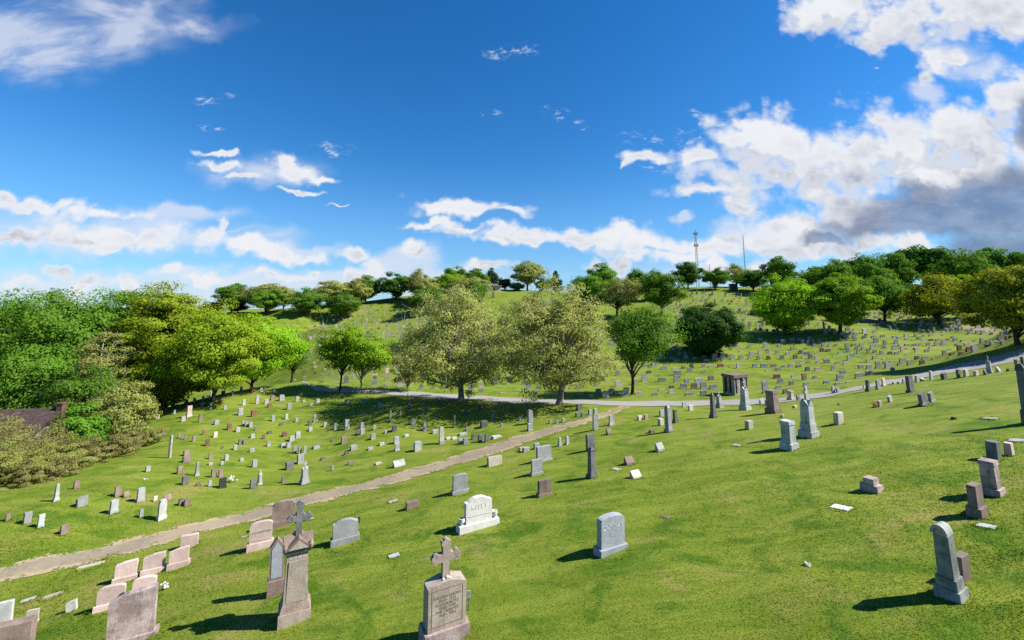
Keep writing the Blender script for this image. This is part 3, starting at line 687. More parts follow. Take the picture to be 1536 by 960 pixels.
    if parts and len(built) > 1:
        t = thing(nm, label, cat, q, yaw, group); t.rotation_euler[0] += jit[0]; t.rotation_euler[1] += jit[1]
        for pn, bm in built: obj(pn, bm, m, t, bevel=bev)
    else:
        me = NB()
        for pn, bm in built:
            tmp = bpy.data.meshes.new('tmp'); bm.to_mesh(tmp); bm.free(); me.from_mesh(tmp); bpy.data.meshes.remove(tmp)
        t = obj(nm, me, m, bevel=bev if h >= 9 and kind != 'rock' else 0); t.location = q; t.rotation_euler = (jit[0], jit[1], yaw); tag(t, label, cat, group)
    if kind == 'flush':                                       # lies in the slope of the ground
        e = .4; nz = Vector((float(gz(q.x-e, q.y)-gz(q.x+e, q.y))/(2*e), float(gz(q.x, q.y-e)-gz(q.x, q.y+e))/(2*e), 1)).normalized()
        t.rotation_euler = (Vector((0, 0, 1)).rotation_difference(nz).to_matrix() @ Matrix.Rotation(yaw, 3, 'Z')).to_euler()
    t['_whth'] = [W, T, H]
    return t
def whth(t):
    v = list(t['_whth']); return v

# --- the near slope (between the camera and the dirt track / road)
stone('low', 283, 821, 19, 28, 'pk', 'pale pink stone topmost of the pink row, nearest the dirt track', k=.3, lean=(4, 0))
stone('tab', 267, 852, 30, 36, 'pk', 'pink headstone second from the dirt track in the stepped pink row', 'skew', k=.28, hd=.3)
stone('tab', 229, 861, 30, 40, 'pk', 'pink headstone third from the dirt track in the stepped pink row', 'skew', k=.28, hd=.3)
stone('tab', 187, 872, 30, 41, 'pk', 'pink headstone fourth in the stepped pink row, at its outer end', 'skew', k=.28, hd=.25)
stone('tab', 213, 904, 38, 44, 'pk', 'pink headstone right behind the big mottled rough stone', 'arch', k=.26, hd=.25)
stone('tab', 164, 913, 34, 52, 'pk', 'pink headstone beside the big mottled rough stone, half hidden by it', 'arch', k=.26, hd=.25)
t = stone('tab', 194, 966, 82, 88, 'mb', 'big mottled brown rough headstone at the bottom edge with slanting top', 'skew', k=.24, hd=.14, lean=(0, 0))
stone('plain', 1, 943, 40, 32, 'wh', 'white marble headstone cut by the left edge at the bottom corner', 'flat', k=.3)
stone('low', 12, 990, 55, 72, 'br', 'broad reddish brown block in the bottom corner at the left edge', k=.4)
stone('tab', 46, 937, 22, 24, 'tn', 'small pale square headstone behind the reddish brown corner block', 'flat', k=.35)
stone('plain', 107, 917, 16, 18, 'wh', 'small white leaning stone left of the pink row', 'skew', k=.45, lean=(0, -8))
stone('flush', 42, 900, 7, 26, 'wh', 'white flat marker in the grass above the small pale square headstone')
stone('flush', 80, 893, 6, 36, 'tn', 'long pale flat marker in the grass beyond the small white leaning stone')
stone('flush', 137, 848, 5, 50, 'tn', 'long thin flat marker below the dirt track, left of the pink row')
stone('flush', 240, 830, 5, 26, 'lg', 'narrow grey flat marker between the top pink stone and the dirt track')
stone('flush', 465, 779, 4, 18, 'wh', 'thin white flat marker just right of the brown carved cross')
stone('flush', 366, 806, 4, 14, 'wh', 'thin white flat marker behind the pink brown lettered headstone')
t = stone('tab', 390, 824, 42, 41, 'pk', 'pinkish brown headstone with recessed lettered panel beside the tall carved cross monument', 'arch', k=.26, hd=.27)
W, T, H = whth(t); text(t, 'CULLINGFORD', W*.115, (0, -T*.36-.003, H*.64), m_engrave)
bm = NB(); prism(bm, [(-W*.35, H*.36), (W*.35, H*.36), (W*.35, H*.385), (-W*.35, H*.385)], -T*.36-.012, -T*.36+.01); obj('panel_rim', bm, M['pk'], t)
t = stone('tab', 425, 789, 38, 41, 'br', 'reddish brown scarred headstone at the track edge behind the carved cross', 'shoulder', k=.26, hd=.24); t['label'] = 'reddish brown scarred headstone standing at the track edge behind the carved cross'
stone('tab', 518, 815, 36, 46, 'lg', 'light grey headstone with curved top and small vase, right of the tall carved cross', 'serp', k=.25, hd=.26)
vp = hit(531, 805)
stone('flush', 591, 834, 7, 26, 'bg', 'blue grey flat marker in the open grass above the trefoil cross stone')
stone('flush', 590, 752, 4, 22, 'wh', 'narrow white flat marker near the small brown block')
stone('low', 619, 763, 11, 21, 'br', 'small rough brown block between the narrow white marker and the two light headstones', k=.5)
stone('tab', 691, 740, 29, 28, 'lg', 'light grey arched headstone on wide base just beyond the white headstone with urns', 'arch', k=.25, hd=.18)
stone('tab', 818, 744, 24, 25, 'br', 'brown rough faced headstone with lettered front right of the white stone with urns', 'flat', k=.32, hd=.18)
stone('plain', 743, 698, 13, 23, 'tn', 'pale low oblong headstone near the dirt track, tilted back', 'flat', k=.3, lean=(-8, 0))
stone('tab', 806, 712, 23, 21, 'lg', 'grey headstone in front of the wider brownish one, midway up the lawn', 'flat', k=.28, hd=.16)
stone('tab', 817, 692, 23, 28, 'gr', 'wide brownish grey headstone with step base, half covered by a grey one', 'flat', k=.26, hd=.16)
stone('low', 790, 678, 7, 12, 'gr', 'low grey block behind the wide brownish grey headstone, left of two', k=.6)
stone('low', 806, 673, 8, 10, 'lg', 'low pale block behind the wide brownish grey headstone, right of two', k=.6)
stone('low', 784, 677, 6, 10, 'tn', 'tiny tan block close to the dirt track above the pale oblong headstone', k=.6)
stone('obelisk', 891, 717, 46, 19, 'dk', 'slim dark grey obelisk with shaded side in the middle of the near lawn', 'round')
stone('plain', 887, 676, 25, 14, 'dk', 'dark square topped slab right behind the slim grey obelisk', 'flat', k=.35)
stone('obelisk', 841, 669, 13, 9, 'wh', 'small white obelisk, left one of a pair near the dirt track')
stone('obelisk', 852, 667, 13, 9, 'wh', 'small white obelisk, right one of a pair near the dirt track')
stone('plain', 894, 645, 25, 9, 'wh', 'tall narrow white round topped headstone beside the dirt track', 'round', k=.35)
stone('tab', 918, 638, 15, 10, 'wh', 'white square headstone right of the tall narrow one by the dirt track', 'flat', k=.4, parts=True)
stone('slant', 915, 652, 9, 10, 'br', 'small brown pointed stone below the white square headstone')
stone('slant', 946, 697, 11, 17, 'br', 'brown slant stone, upper of the two in the middle of the lawn')
stone('slant', 956, 717, 10, 19, 'pk', 'pinkish slant stone, lower of the two in the middle of the lawn')
stone('flush', 925, 704, 6, 15, 'tn', 'tan flat marker next to the brown slant stone')
stone('slant', 992, 677, 12, 15, 'wh', 'white slanted headstone alone in the open grass', )
stone('obelisk', 1006, 648, 40, 15, 'gr', 'ornate grey spire monument in front of a dark statue like stone', 'round')
stone('pillar', 1015, 634, 20, 10, 'dk', 'dark knobbly stone behind the ornate grey spire', 'gable')
stone('plain', 994, 624, 9, 9, 'wh', 'white tablet above the pale block left of the ornate spire', 'flat')
stone('low', 993, 638, 10, 10, 'tn', 'pale block standing left of the ornate grey spire', k=.8)
stone('low', 961, 630, 6, 9, 'pk', 'low pinkish stone near the junction, left of a tan one', k=.6)
stone('low', 970, 629, 7, 7, 'tn', 'low tan stone near the junction touching a pinkish one', k=.6)
stone('low', 979, 649, 4, 10, 'dk', 'low dark slab in the grass left of the ornate spire', k=.6)
stone('tab', 1027, 611, 8, 8, 'wh', 'white tablet at the roadside right of the junction', 'flat')
stone('plain', 1037, 616, 8, 8, 'tn', 'tan tablet at the roadside below the white one', 'flat')
stone('flush', 1000, 776, 6, 16, 'br', 'brown sunken flat marker in worn grass beyond the blue grey lettered headstone')
stone('obelisk', 1073, 627, 39, 14, 'dk', 'dark obelisk with small cross at the roadside in front of a grey cross stone')
stone('crossmon', 1082, 612, 27, 14, 'lg', 'pale grey cross monument half hidden by the dark roadside obelisk')
stone('crossmon', 1122, 615, 48, 20, 'wh', 'white marble cross monument in front of the stone mausoleum')
stone('pillar', 1166, 620, 35, 27, 'br', 'stained brown monument with stepped base and blunt top near the road', 'flat')
stone('pillar', 1189, 600, 14, 13, 'tn', 'pale squarish pillar at the roadside right of the stained brown monument', 'flat')
stone('slant', 1199, 600, 8, 7, 'dk', 'small dark wedge beside the pale roadside pillar')
stone('plain', 1144, 606, 8, 8, 'wh', 'small white leaning stone, left of two beside the stained brown monument', 'skew', lean=(0, -8))
stone('plain', 1152, 608, 9, 8, 'wh', 'small white upright stone, right of two beside the stained brown monument', 'arch')
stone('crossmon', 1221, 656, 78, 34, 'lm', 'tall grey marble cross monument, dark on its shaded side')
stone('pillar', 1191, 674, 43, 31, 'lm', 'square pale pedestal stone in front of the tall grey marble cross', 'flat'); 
stone('plain', 1261, 636, 18, 16, 'tn', 'pale blank headstone right of the tall grey marble cross', 'flat', k=.45)
stone('plain', 1126, 644, 13, 13, 'tn', 'pale boxy headstone alone left of the square pedestal', 'flat', k=.6)
stone('flush', 1105, 668, 5, 15, 'wh', 'small white flat marker at the end of the pedestal shadow')
stone('low', 1175, 626, 4, 6, 'wh', 'white lump of stone below the stained brown monument', k=.8)
stone('low', 1194, 612, 4, 8, 'tn', 'broken pale stone lying in the grass below the pale roadside pillar', k=.6)
stone('plain', 1321, 610, 9, 7, 'wh', 'small white stone with orange flowers beside it', 'flat', k=.4)
stone('plain', 1337, 603, 10, 8, 'wh', 'small white stone leaning backward above the one with orange flowers', 'flat', k=.4, lean=(0, -14))
stone('tab', 1369, 588, 25, 15, 'dk', 'dark upright slab tallest in the roadside row', 'flat', k=.4, hd=.12)
stone('plain', 1251, 590, 11, 6, 'gr', 'grey round topped stone at the start of the roadside row', 'round')
stone('plain', 1258, 589, 8, 6, 'gr', 'low grey stone leaning next to the first round topped roadside stone', 'arch', lean=(0, -8))
stone('plain', 1297, 583, 6, 4, 'tn', 'tiny tan stone left of the dark roadside pillar', 'round')
stone('pillar', 1304, 587, 17, 9, 'dk', 'dark pillar stone in the roadside row behind the white leaning stone', 'flat')
stone('tab', 1319, 584, 14, 9, 'gr', 'grey stone between two others in the roadside row, dark on one side', 'flat')
stone('tab', 1327, 579, 12, 8, 'pk', 'pinkish grey stone third in the roadside row', 'arch')
stone('low', 1342, 576, 3, 6, 'wh', 'tiny white block in the roadside row, left of the small tan one', k=.7)
stone('low', 1350, 575, 3, 6, 'tn', 'tiny tan block in the roadside row', k=.7)
stone('plain', 1356, 575, 7, 4, 'gr', 'small grey round topped stone left of the dark upright slab', 'round')
stone('plain', 1377, 573, 10, 7, 'lg', 'pale stone peeking out behind the dark upright slab', 'flat')
stone('slant', 1386, 571, 4, 9, 'gr', 'low grey stones right of the dark upright slab', k=.5)
stone('plain', 1398, 570, 14, 6, 'wh', 'white round topped slab in the roadside row', 'round')
stone('rock', 1418, 569, 10, 10, 'dk', 'dark broken stone right of the white round topped slab', 'skew')
stone('plain', 1440, 566, 12, 8, 'dk', 'dark left one of two broad stones in the roadside row', 'flat')
stone('plain', 1451, 565, 12, 9, 'tn', 'pale right one of two broad stones in the roadside row', 'arch')
stone('plain', 1466, 563, 8, 9, 'tn', 'low pale stone left of the ornate roadside monument', 'round')
stone('slant', 1480, 562, 8, 7, 'dk', 'dark wedge at the foot of the ornate roadside monument')
stone('crossmon', 1488, 560, 27, 13, 'gr', 'ornate grey monument with finial at the upper end of the roadside row')
stone('slant', 1500, 558, 8, 9, 'wh', 'pale slanted stone right of the ornate roadside monument')
stone('low', 1513, 557, 4, 5, 'dk', 'dark lump of stone in the grass near the right edge', k=.8)
stone('pillar', 1528, 555, 16, 8, 'br', 'brown pillar at the roadside next to the right edge', 'gable')
stone('pillar', 1537, 551, 16, 8, 'dk', 'dark pillar at the roadside cut by the right edge', 'flat')
stone('tab', 1389, 608, 20, 17, 'dk', 'tilted dark slab of the broken pair on the slope', 'flat', lean=(0, -14), k=.35)
stone('tab', 1400, 603, 15, 13, 'gr', 'tilted grey slab behind the tilted dark one', 'flat', lean=(0, -10), k=.4)
stone('plain', 1387, 609, 6, 7, 'gr', 'broken piece of stone lying at the foot of the tilted dark slab', 'skew', lean=(0, -30))
stone('flush', 1386, 579, 3, 7, 'wh', 'pale flat piece behind the tilted slabs')
stone('flush', 1485, 628, 5, 20, 'wh', 'white flat marker crossed by shadows near the dark monument at the right edge')
stone('pillar', 1549, 636, 92, 22, 'dk', 'tall dark monument cut by the right edge', 'peak')
stone('flush', 1526, 661, 6, 24, 'wh', 'white flat marker at the right edge above the dark block')
stone('low', 1498, 688, 26, 25, 'dk', 'dark square block with pale top beside a pinkish stone', k=.8)
stone('low', 1519, 683, 19, 17, 'pk', 'pinkish block leaning beside the dark square block', k=.8)
stone('pillar', 1501, 743, 53, 42, 'mb', 'square pinkish capped pedestal near the right edge', 'flat', lean=(0, -3)); 
t = stone('tab', 1474, 774, 48, 32, 'br', 'brown narrow slab on a wide foot, below the capped pedestal', 'flat', k=.5, lean=(0, -3), hd=.3)
stone('flush', 1480, 790, 12, 26, 'wh', 'white square flat marker below the brown narrow slab')
t = stone('tab', 1316, 738, 21, 32, 'mb', 'low brown pink double marker alone on the open slope', 'flat', k=1.0, hd=.55)
stone('flush', 1262, 762, 14, 28, 'cl', 'bright white flat marker with lettering alone in the grass')
stone('plain', 1450, 872, 40, 26, 'br', 'brown slab almost hidden behind the leaning marble monument', 'flat', k=.4)

# --- the five big ones in front
# white headstone with urns
t = stone('tab', 719, 793, 48, 66, 'cl', 'white headstone lettered KELLY with an urn on either side', 'serp', k=.20, hd=.22)
W, T, H = whth(t)
tb = [c for c in t.children if c.name.startswith('tablet')][0]
for vv in tb.data.vertices: vv.co.x *= .76
text(t, 'KELLY', W*.135, (0, -T*.36-.003, H*.70), simple_mat('shallow_letters', (.60,.56,.50)), track=1.15)
bm = NB(); box(bm, -W*.27, W*.27, -T*.36-.008, -T*.36+.02, H*.44, H*.455); obj('carved_line', bm, M['tn'], t)
for sx_ in (-1, 1):
    r = W*.075; z = H*.22; cx_ = sx_*W*.405; bm = NB()
    lathe(bm, [(r*.45, z), (r*.4, z+r*.25), (r*.85, z+r*.7), (r, z+r*1.2), (r*.92, z+r*1.75), (r*.98, z+r*1.9), (r*.72, z+r*1.9), (r*.66, z+r*1.5), (r*.1, z+r*1.3)], 18, cx_, -T*.05)
    obj('urn', bm, M['cl'], t, smooth=True)
# blue grey lettered headstone
t = stone('tab', 920, 828, 56, 52, 'bg', 'blue grey headstone with white lettering, alone in the open lawn', 'arch', k=.30, hd=.17)
W, T, H = whth(t); f = -T*.36-.003
for i, ch in enumerate('DOWNEY'):
    xx = (i-2.5)*W*.125; text(t, ch, W*.15 if i else W*.19, (xx, f, H*.76 - .9*(xx/W)**2*W*.5), m_engrave_white, 'letter')
bm = NB(); n = 14
prism(bm, [(W*.10*math.cos(2*math.pi*i/n), H*.50+W*.06*math.sin(2*math.pi*i/n)) for i in range(n)], f-.002, f+.02); obj('emblem', bm, M['gr'], t)
# sandstone headstone with trefoil cross
p = hit(668, 962); s = depth_of(*p)/F0; W, H = 66*s, 150*s/vfac(962); T = W*.42
t = thing('cross_headstone', 'brown sandstone headstone topped by a cross, with family names on its face', 'monument', p + .2*T*Vector((-math.sin(YAW), math.cos(YAW), 0)), YAW)
t.location.z = float(gz(t.location.x, t.location.y)); EXCL.append((t.location.x, t.location.y, W*.6))
hb = H*.17; z1 = H*.60
bm = NB(); box(bm, -W*.54, W*.54, -T*.66, T*.66, -.25, hb, .97); bmesh.ops.subdivide_edges(bm, edges=bm.edges[:], cuts=4, use_grid_fill=True)
for vv in bm.verts: vv.co += Vector([random.gauss(0, .006) for _ in range(3)])
obj('base', bm, M['mb'], t)
bm = NB(); prism(bm, [(-W*.45, hb), (W*.45, hb), (W*.45, z1), (W*.3, z1+H*.022), (W*.12, z1+H*.045), (-W*.12, z1+H*.045), (-W*.3, z1+H*.022), (-W*.45, z1)], -T*.46, T*.46); obj('tablet', bm, M['ss'], t, bevel=.012)
bm = NB(); fx, z_0, z_1 = W*.37, hb+H*.05, z1-H*.015
for a_ in ((-fx, -fx+.012, z_0, z_1), (fx-.012, fx, z_0, z_1), (-fx+.014, fx-.014, z_0, z_0+.012), (-fx+.014, fx-.014, z_1-.012, z_1)): box(bm, a_[0], a_[1], -T*.46-.006, -T*.46+.02, a_[2], a_[3])
obj('panel_rim', bm, M['br'], t)
text(t, 'WILLIAM KNOTT\n1869 - 1934\nMARY KNOTT\n1868 - 1938\nEMILY KNOTT\n1902 - 1954', W*.086, (0, -T*.46-.003, hb+(z1-hb)*.56), m_engrave, space=.88)
bm = NB(); cross_bm(bm, H-z1-H*.045, W*.46, W*.17, z1+H*.04, arm=.62, tre=True); obj('cross', bm, M['ss'], t, bevel=.006)
bm = NB()
for i in range(9):
    c = Vector((random.uniform(-.12, .12)*W, -T*.25, z1+H*.05+random.uniform(0, .02)*H)); bmesh.ops.create_icosphere(bm, subdivisions=1, radius=W*.028, matrix=Matrix.Translation(c))
fl = obj('flower_spray', bm, m_flower); fl.location = t.location; fl.rotation_euler = t.rotation_euler; tag(fl, 'small white artificial flowers lying at the foot of the stone cross', 'flowers')
# little white tag on a stick behind it
q = hit(703, 915); bm = NB(); box(bm, -.012, .012, -.008, .008, -.1, .30); stick = obj('grave_marker_stake', bm, m_wood); stick.location = q; tag(stick, 'short stake with white card beside the sandstone headstone with names', 'stake')
bm = NB(); box(bm, -.045, .045, -.018, -.009, .26, .42, 1.0); obj('card', bm, m_flower, stick)
# tall carved sandstone monument
p = hit(441, 933); s = depth_of(*p)/F0; W, H = 42*s, 182*s/vfac(933); T = W*.85
t = thing('cross_monument', 'tall brown carved sandstone monument with gabled cap and ornate cross', 'monument', p + .3*T*Vector((-math.sin(YAW), math.cos(YAW), 0)), YAW)
t.location.z = float(gz(t.location.x, t.location.y)); EXCL.append((t.location.x, t.location.y, W*.75)); ss = M['ss']
x = W/2; y = T/2
bm = NB(); box(bm, -x*1.06, x*1.06, -y*1.06, y*1.06, -.3, H*.115, .98); obj('base', bm, ss, t, bevel=.02)
bm = NB(); box(bm, -x*.98, x*.98, -y*.98, y*.98, H*.115, H*.175, .86); obj('plinth', bm, M['br'], t, bevel=.015)
bm = NB(); box(bm, -x*.80, x*.80, -y*.80, y*.80, H*.175, H*.60, .86); obj('shaft', bm, ss, t, bevel=.02)
bm = NB(); box(bm, -x*.62, x*.62, -y*.80-.004, -y*.7, H*.19, H*.535, .86, .74)
pn = obj('front_panel', bm, M['tn'], t); pn.data.materials[0] = ss
bm = NB()
for i in range(4):
    cx_ = (i-1.5)*x*.30; r = x*.13; n = 8
    prism(bm, [(cx_-r, H*.548), (cx_+r, H*.548)] + [(cx_+r*math.cos(math.pi*j/n), H*.565+r*math.sin(math.pi*j/n)) for j in range(n+1)], -y*.715, -y*.66)
obj('arch_frieze', bm, M['tn'], t)
bm = NB(); box(bm, -x*.86, x*.86, -y*.86, y*.86, H*.602, H*.635, 1.1); obj('cornice', bm, M['dk'], t, bevel=.01)
bm = NB(); gable_bm(bm, W*.98, T*.98, H*.637, H*.10); obj('gable_cap', bm, M['br'], t)
bm = NB(); prism(bm, [(-x*.62, H*.645), (x*.62, H*.645), (0, H*.715)], -y*.98-.02, -y*.98+.02); obj('gable_panel', bm, M['tn'], t).data.materials[0] = ss
for sx_, sy_ in ((-1,-1), (1,-1), (1,1), (-1,1)):
    bm = NB(); lathe(bm, [(x*.16, H*.637), (x*.18, H*.665), (x*.10, H*.69), (x*.02, H*.705)], 8, sx_*x*.85, sy_*y*.85); obj('finial', bm, M['br'], t)
bm = NB(); cross_bm(bm, H*.27, W*.56, W*.20, H*.715, arm=.58, tre=True)
n = 20; ro, ri = W*.21, W*.145; zc = H*.715+H*.27*.58
ring = [(ro*math.cos(2*math.pi*i/n), zc+ro*math.sin(2*math.pi*i/n), ri*math.cos(2*math.pi*i/n), zc+ri*math.sin(2*math.pi*i/n)) for i in range(n)]
fr = [(bm.verts.new((a, -W*.06, b)), bm.verts.new((c, -W*.06, d)), bm.verts.new((a, W*.06, b)), bm.verts.new((c, W*.06, d))) for a, b, c, d in ring]
for i in range(n):
    u, v_ = fr[i], fr[(i+1) % n]
    bm.faces.new([u[0], v_[0], v_[1], u[1]]); bm.faces.new([u[2], u[3], v_[3], v_[2]]); bm.faces.new([u[0], u[2], v_[2], v_[0]]); bm.faces.new([u[1], v_[1], v_[3], u[3]])
obj('cross', bm, M['dk'], t)
# gothic stone behind it
t = stone('tab', 413, 893, 88, 26, 'br', 'pointed brown stone with pale blue grey panel behind the tall carved monument', 'peak', k=.55, hd=.27)
W, T, H = whth(t); bm = NB(); prism(bm, [(-W*.30, H*.31), (W*.30, H*.31), (W*.30, H*.80), (0, H*.93), (-W*.30, H*.80)], -T*.36-.012, -T*.36+.01); obj('panel', bm, M['bg'], t)
# leaning marble monument at the right
p = hit(1441, 899); s = depth_of(*p)/F0; H = 116*s/vfac(899); W = .52*s*118*.46; T = W*1.0; yw = YAW
t = thing('marble_monument', 'lichened marble monument with arched scroll top leaning over its long shadow', 'monument', p + .35*T*Vector((-math.sin(yw), math.cos(yw), 0)), yw)
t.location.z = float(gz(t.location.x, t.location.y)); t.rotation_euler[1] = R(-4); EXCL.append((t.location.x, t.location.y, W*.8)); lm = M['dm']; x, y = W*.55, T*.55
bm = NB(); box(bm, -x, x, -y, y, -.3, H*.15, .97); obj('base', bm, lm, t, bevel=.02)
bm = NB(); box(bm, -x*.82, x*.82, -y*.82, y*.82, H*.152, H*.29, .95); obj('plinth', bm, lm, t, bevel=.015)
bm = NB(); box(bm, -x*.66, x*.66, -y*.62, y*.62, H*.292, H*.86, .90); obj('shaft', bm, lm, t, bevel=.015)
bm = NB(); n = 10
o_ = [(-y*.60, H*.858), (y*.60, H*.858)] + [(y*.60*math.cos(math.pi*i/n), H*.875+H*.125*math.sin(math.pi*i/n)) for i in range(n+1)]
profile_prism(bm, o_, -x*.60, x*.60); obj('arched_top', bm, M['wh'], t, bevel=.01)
bm = NB()
for i in range(n):
    a0, a1 = math.pi*i/n, math.pi*(i+1)/n
    P2 = lambda a, r: (y*r*math.cos(a), H*.875+H*.125*r/.6*math.sin(a))
    q4 = [P2(a0, .46), P2(a0, .66), P2(a1, .66), P2(a1, .46)]
    profile_prism(bm, q4, -x*.60-.05, -x*.598)
obj('arch_moulding', bm, M['wh'], t)

# small things on the near slope
def flowers(px, py, r, mat, label, n=14):
    p = hit(px, py); bm = NB()
    for i in range(n):
        c = Vector((random.gauss(0, r*.5), random.gauss(0, r*.4), r*(.3+.9*random.random()))); bmesh.ops.create_icosphere(bm, subdivisions=1, radius=r*random.uniform(.16, .28), matrix=Matrix.Translation(c) @ Matrix.Diagonal((1, 1, .7, 1)))
    t = thing('flower_bouquet', label, 'flowers', p); obj('blooms', bm, mat, t)
    bm = NB()
    for i in range(8):
        a = random.random()*6.28; box(bm, math.cos(a)*r*.3-.006, math.cos(a)*r*.3+.006, math.sin(a)*r*.3-.006, math.sin(a)*r*.3+.006, -.03, r*.7)
    obj('stems', bm, m_stem, t)
flowers(246, 884, .16, m_flower, 'small bunch of white flowers right of the mottled rough stone')
flowers(1312, 610, .22, m_orange, 'orange flowers at the side of a small white stone')
flowers(346, 724, .30, m_flower, 'white flowers beside the black headstone on the lower lawn')
flowers(1258, 608, .12, m_orange, 'small orange flowers in the grass beyond the pale blank headstone', 8)
bm = NB(); lathe(bm, [(.03, 0), (.035, .02), (.05, .12), (.045, .16), (.055, .2), (.02, .2)], 10); vz = obj('vase', bm, M['bk']); vz.location = vp + Vector((.12, .1, .42)); tag(vz, 'small dark vase on the light grey curved headstone', 'vase')
for px_, py_, lb in ((1431, 629, 'tree stump remains in a bare patch of the slope'), (1212, 848, 'small pale stump poking from worn grass on the open slope')):
    p = hit(px_, py_); bm = NB(); lathe(bm, [(.16, -.1), (.13, .05), (.10, .12), (.03, .13)], 9)
    for vv in bm.verts: vv.co += Vector([random.gauss(0, .02) for _ in range(3)])
    st = obj('stump', bm, M['tn'] if px_ < 1300 else m_bark); st.location = p; st.scale = (.6, .6, .45) if px_ < 1300 else (.8, .8, .7); tag(st, lb, 'stump')

# --- the lower lawn beyond the dirt track: px py h w colour kind style | label
LOW = """
85 752 28 13 wh obelisk flat|white slim obelisk first on the lower lawn from the left
115 733 13 11 br plain round|brown round topped stone right of the white slim obelisk
123 760 16 18 gr rock skew|rough grey stone sloping to one side below the brown round topped one
177 745 16 14 br tab flat|brown two tier stone beside a small brown wedge
190 746 9 10 br slant flat|small brown wedge next to the brown two tier stone
211 753 22 17 gr tab arch|large grey headstone right of the small brown wedge
171 770 21 18 lg tab arch|pale greenish grey headstone below the brown two tier stone
212 776 13 8 gr plain round|small grey headstone below the large grey one
233 752 8 7 wh low flat|low white stone behind the tall white headstone
252 752 10 13 br slant flat|brown wedge behind the tall white headstone
243 780 32 18 wh tab shoulder|tall white headstone nearest the dirt track on the lower lawn
272 758 11 10 br plain round|left brown stone of the touching pair near the dirt track
281 759 11 12 br plain round|right brown stone of the touching pair near the dirt track
12 781 11 9 br plain flat|brown stone at the start of the row by the left edge
41 785 17 15 gr plain flat|brownish grey boxy stone second in the row by the left edge
61 791 20 14 wh tab flat|white boxy stone third in the row by the left edge
97 801 14 15 br low flat|brown squat stone nearest the track bend at the left
222 708 9 9 gr plain flat|grey square stone near the brushy bank
218 719 3 10 wh flush flat|pair of white flat markers below the grey square stone
280 684 9 11 br plain flat|upper of the two dark brown stacks beyond the pale obelisk
280 694 10 17 br tab flat|lower of the two dark brown stacks, wider one
270 711 12 11 br plain flat|brown boxy stone left of the pale obelisk
296 714 23 10 lg obelisk flat|pale grey obelisk in the middle of the brown stones
278 727 13 12 dk plain flat|dark square stone below the pale grey obelisk
298 729 6 7 br low flat|low brown stone between the dark square one and the thin grey one
315 730 10 7 gr plain round|thin grey round topped stone left of the black headstone
334 732 15 15 bk tab flat|black headstone with white flowers at its side
321 716 13 10 br plain flat|left of a pair of brown stones above the black headstone
331 716 12 8 br plain flat|right of a pair of brown stones above the black headstone
380 733 15 13 dk tab flat|dark stone in front of a small white statue
458 726 36 17 lg crossmon flat|pale grey cross monument near the dirt track on the lower lawn
435 705 13 15 dk plain flat|dark broad stone left of the grey one behind the cross monument
451 696 15 12 gr plain flat|grey square stone directly behind the pale cross monument
382 701 12 9 gr plain arch|grey arched stone between the statue and the trackless lawn
442 680 11 7 gr plain flat|left of three grey slabs behind the pale cross monument
450 681 11 6 gr plain flat|middle of three grey slabs behind the pale cross monument
457 681 12 6 gr plain flat|right of three grey slabs behind the pale cross monument
284 625 17 11 pk tab flat|tall pinkish headstone near the wood shade
275 632 8 8 lg plain flat|small pale stone at the foot of the tall pinkish headstone
301 633 13 7 br plain round|brown rounded stone right of the tall pinkish headstone
361 623 11 11 lg tab flat|wide pale headstone left of the square red one
381 625 10 10 rd plain flat|square red headstone right of the wide pale one
386 606 13 6 lg plain flat|pale narrow pillar stone near the trunk of the yellow green tree
560 659 9 9 gr plain arch|grey arched stone above the white bench like slab
521 644 15 10 gr tab flat|tall grey headstone on a base between small grey ones
595 665 10 11 lg tab flat|light grey stone upper of the pair by the big arched one
596 676 11 10 lg tab flat|light grey stone lower of the pair by the big arched one
627 677 15 14 lg plain arch|big light grey arched headstone left of the tall white one
663 666 27 10 wh tab round|tall white round topped headstone on the lower lawn
638 646 13 9 gr tab round|grey rounded headstone at the edge of the sycamore shade
600 700 9 20 wh slant flat|white sloping ledger stone close to the dirt track
516 665 10 10 br plain flat|brown square stone in the open lower lawn
592 647 9 9 dk plain flat|dark brown square stone near the sycamore shade
586 633 18 6 dk obelisk flat|dark slim obelisk in the sycamore shade
682 642 20 5 dk obelisk flat|dark thin statue like obelisk in the sycamore shade
727 641 10 14 dk plain arch|dark wide headstone at the lower rim of the sycamore shade
721 663 12 9 dk plain arch|middle dark stone of three in a kerbed plot
731 663 12 9 dk plain round|right dark stone of three in a kerbed plot
711 659 8 8 dk plain flat|left dark stone of three in a kerbed plot
691 666 8 8 gr plain flat|left grey stone of a pair in front of the kerbed plot
699 666 9 9 gr plain flat|right grey stone of a pair in front of the kerbed plot
796 635 21 10 gr plain round|tall grey rounded stone behind a squat block near the dirt track
796 646 11 12 gr tab flat|squat grey block in front of the tall rounded stone
870 615 9 12 dk tab flat|dark wide headstone close to the road and second sycamore
867 625 6 8 dk plain flat|low dark stone left of two near the junction
875 625 6 7 dk plain flat|low dark stone right of two near the junction
886 622 8 7 gr plain flat|grey square stone left of two near the junction
894 621 8 8 gr plain flat|grey square stone right of two near the junction
423 601 9 11 lg tab arch|wide light grey stone just below the road start
334 747 1 1 x skip skip|x
"""
def low_yaw(px): return min(max(math.atan((768-px)/F0) + R(20), R(29)), R(66))
for ln in LOW.strip().splitlines():
    a, lb = ln.split('|'); px_, py_, h_, w_, c_, kd, stl = a.split()
    if kd == 'skip': continue
    stone(kd, float(px_), float(py_), float(h_)*.96, float(w_)*(.9 if kd in ('plain', 'tab') else 1), c_, lb, stl, k=.6 if kd in ('plain', 'tab') else None, yaw=low_yaw(float(px_)))
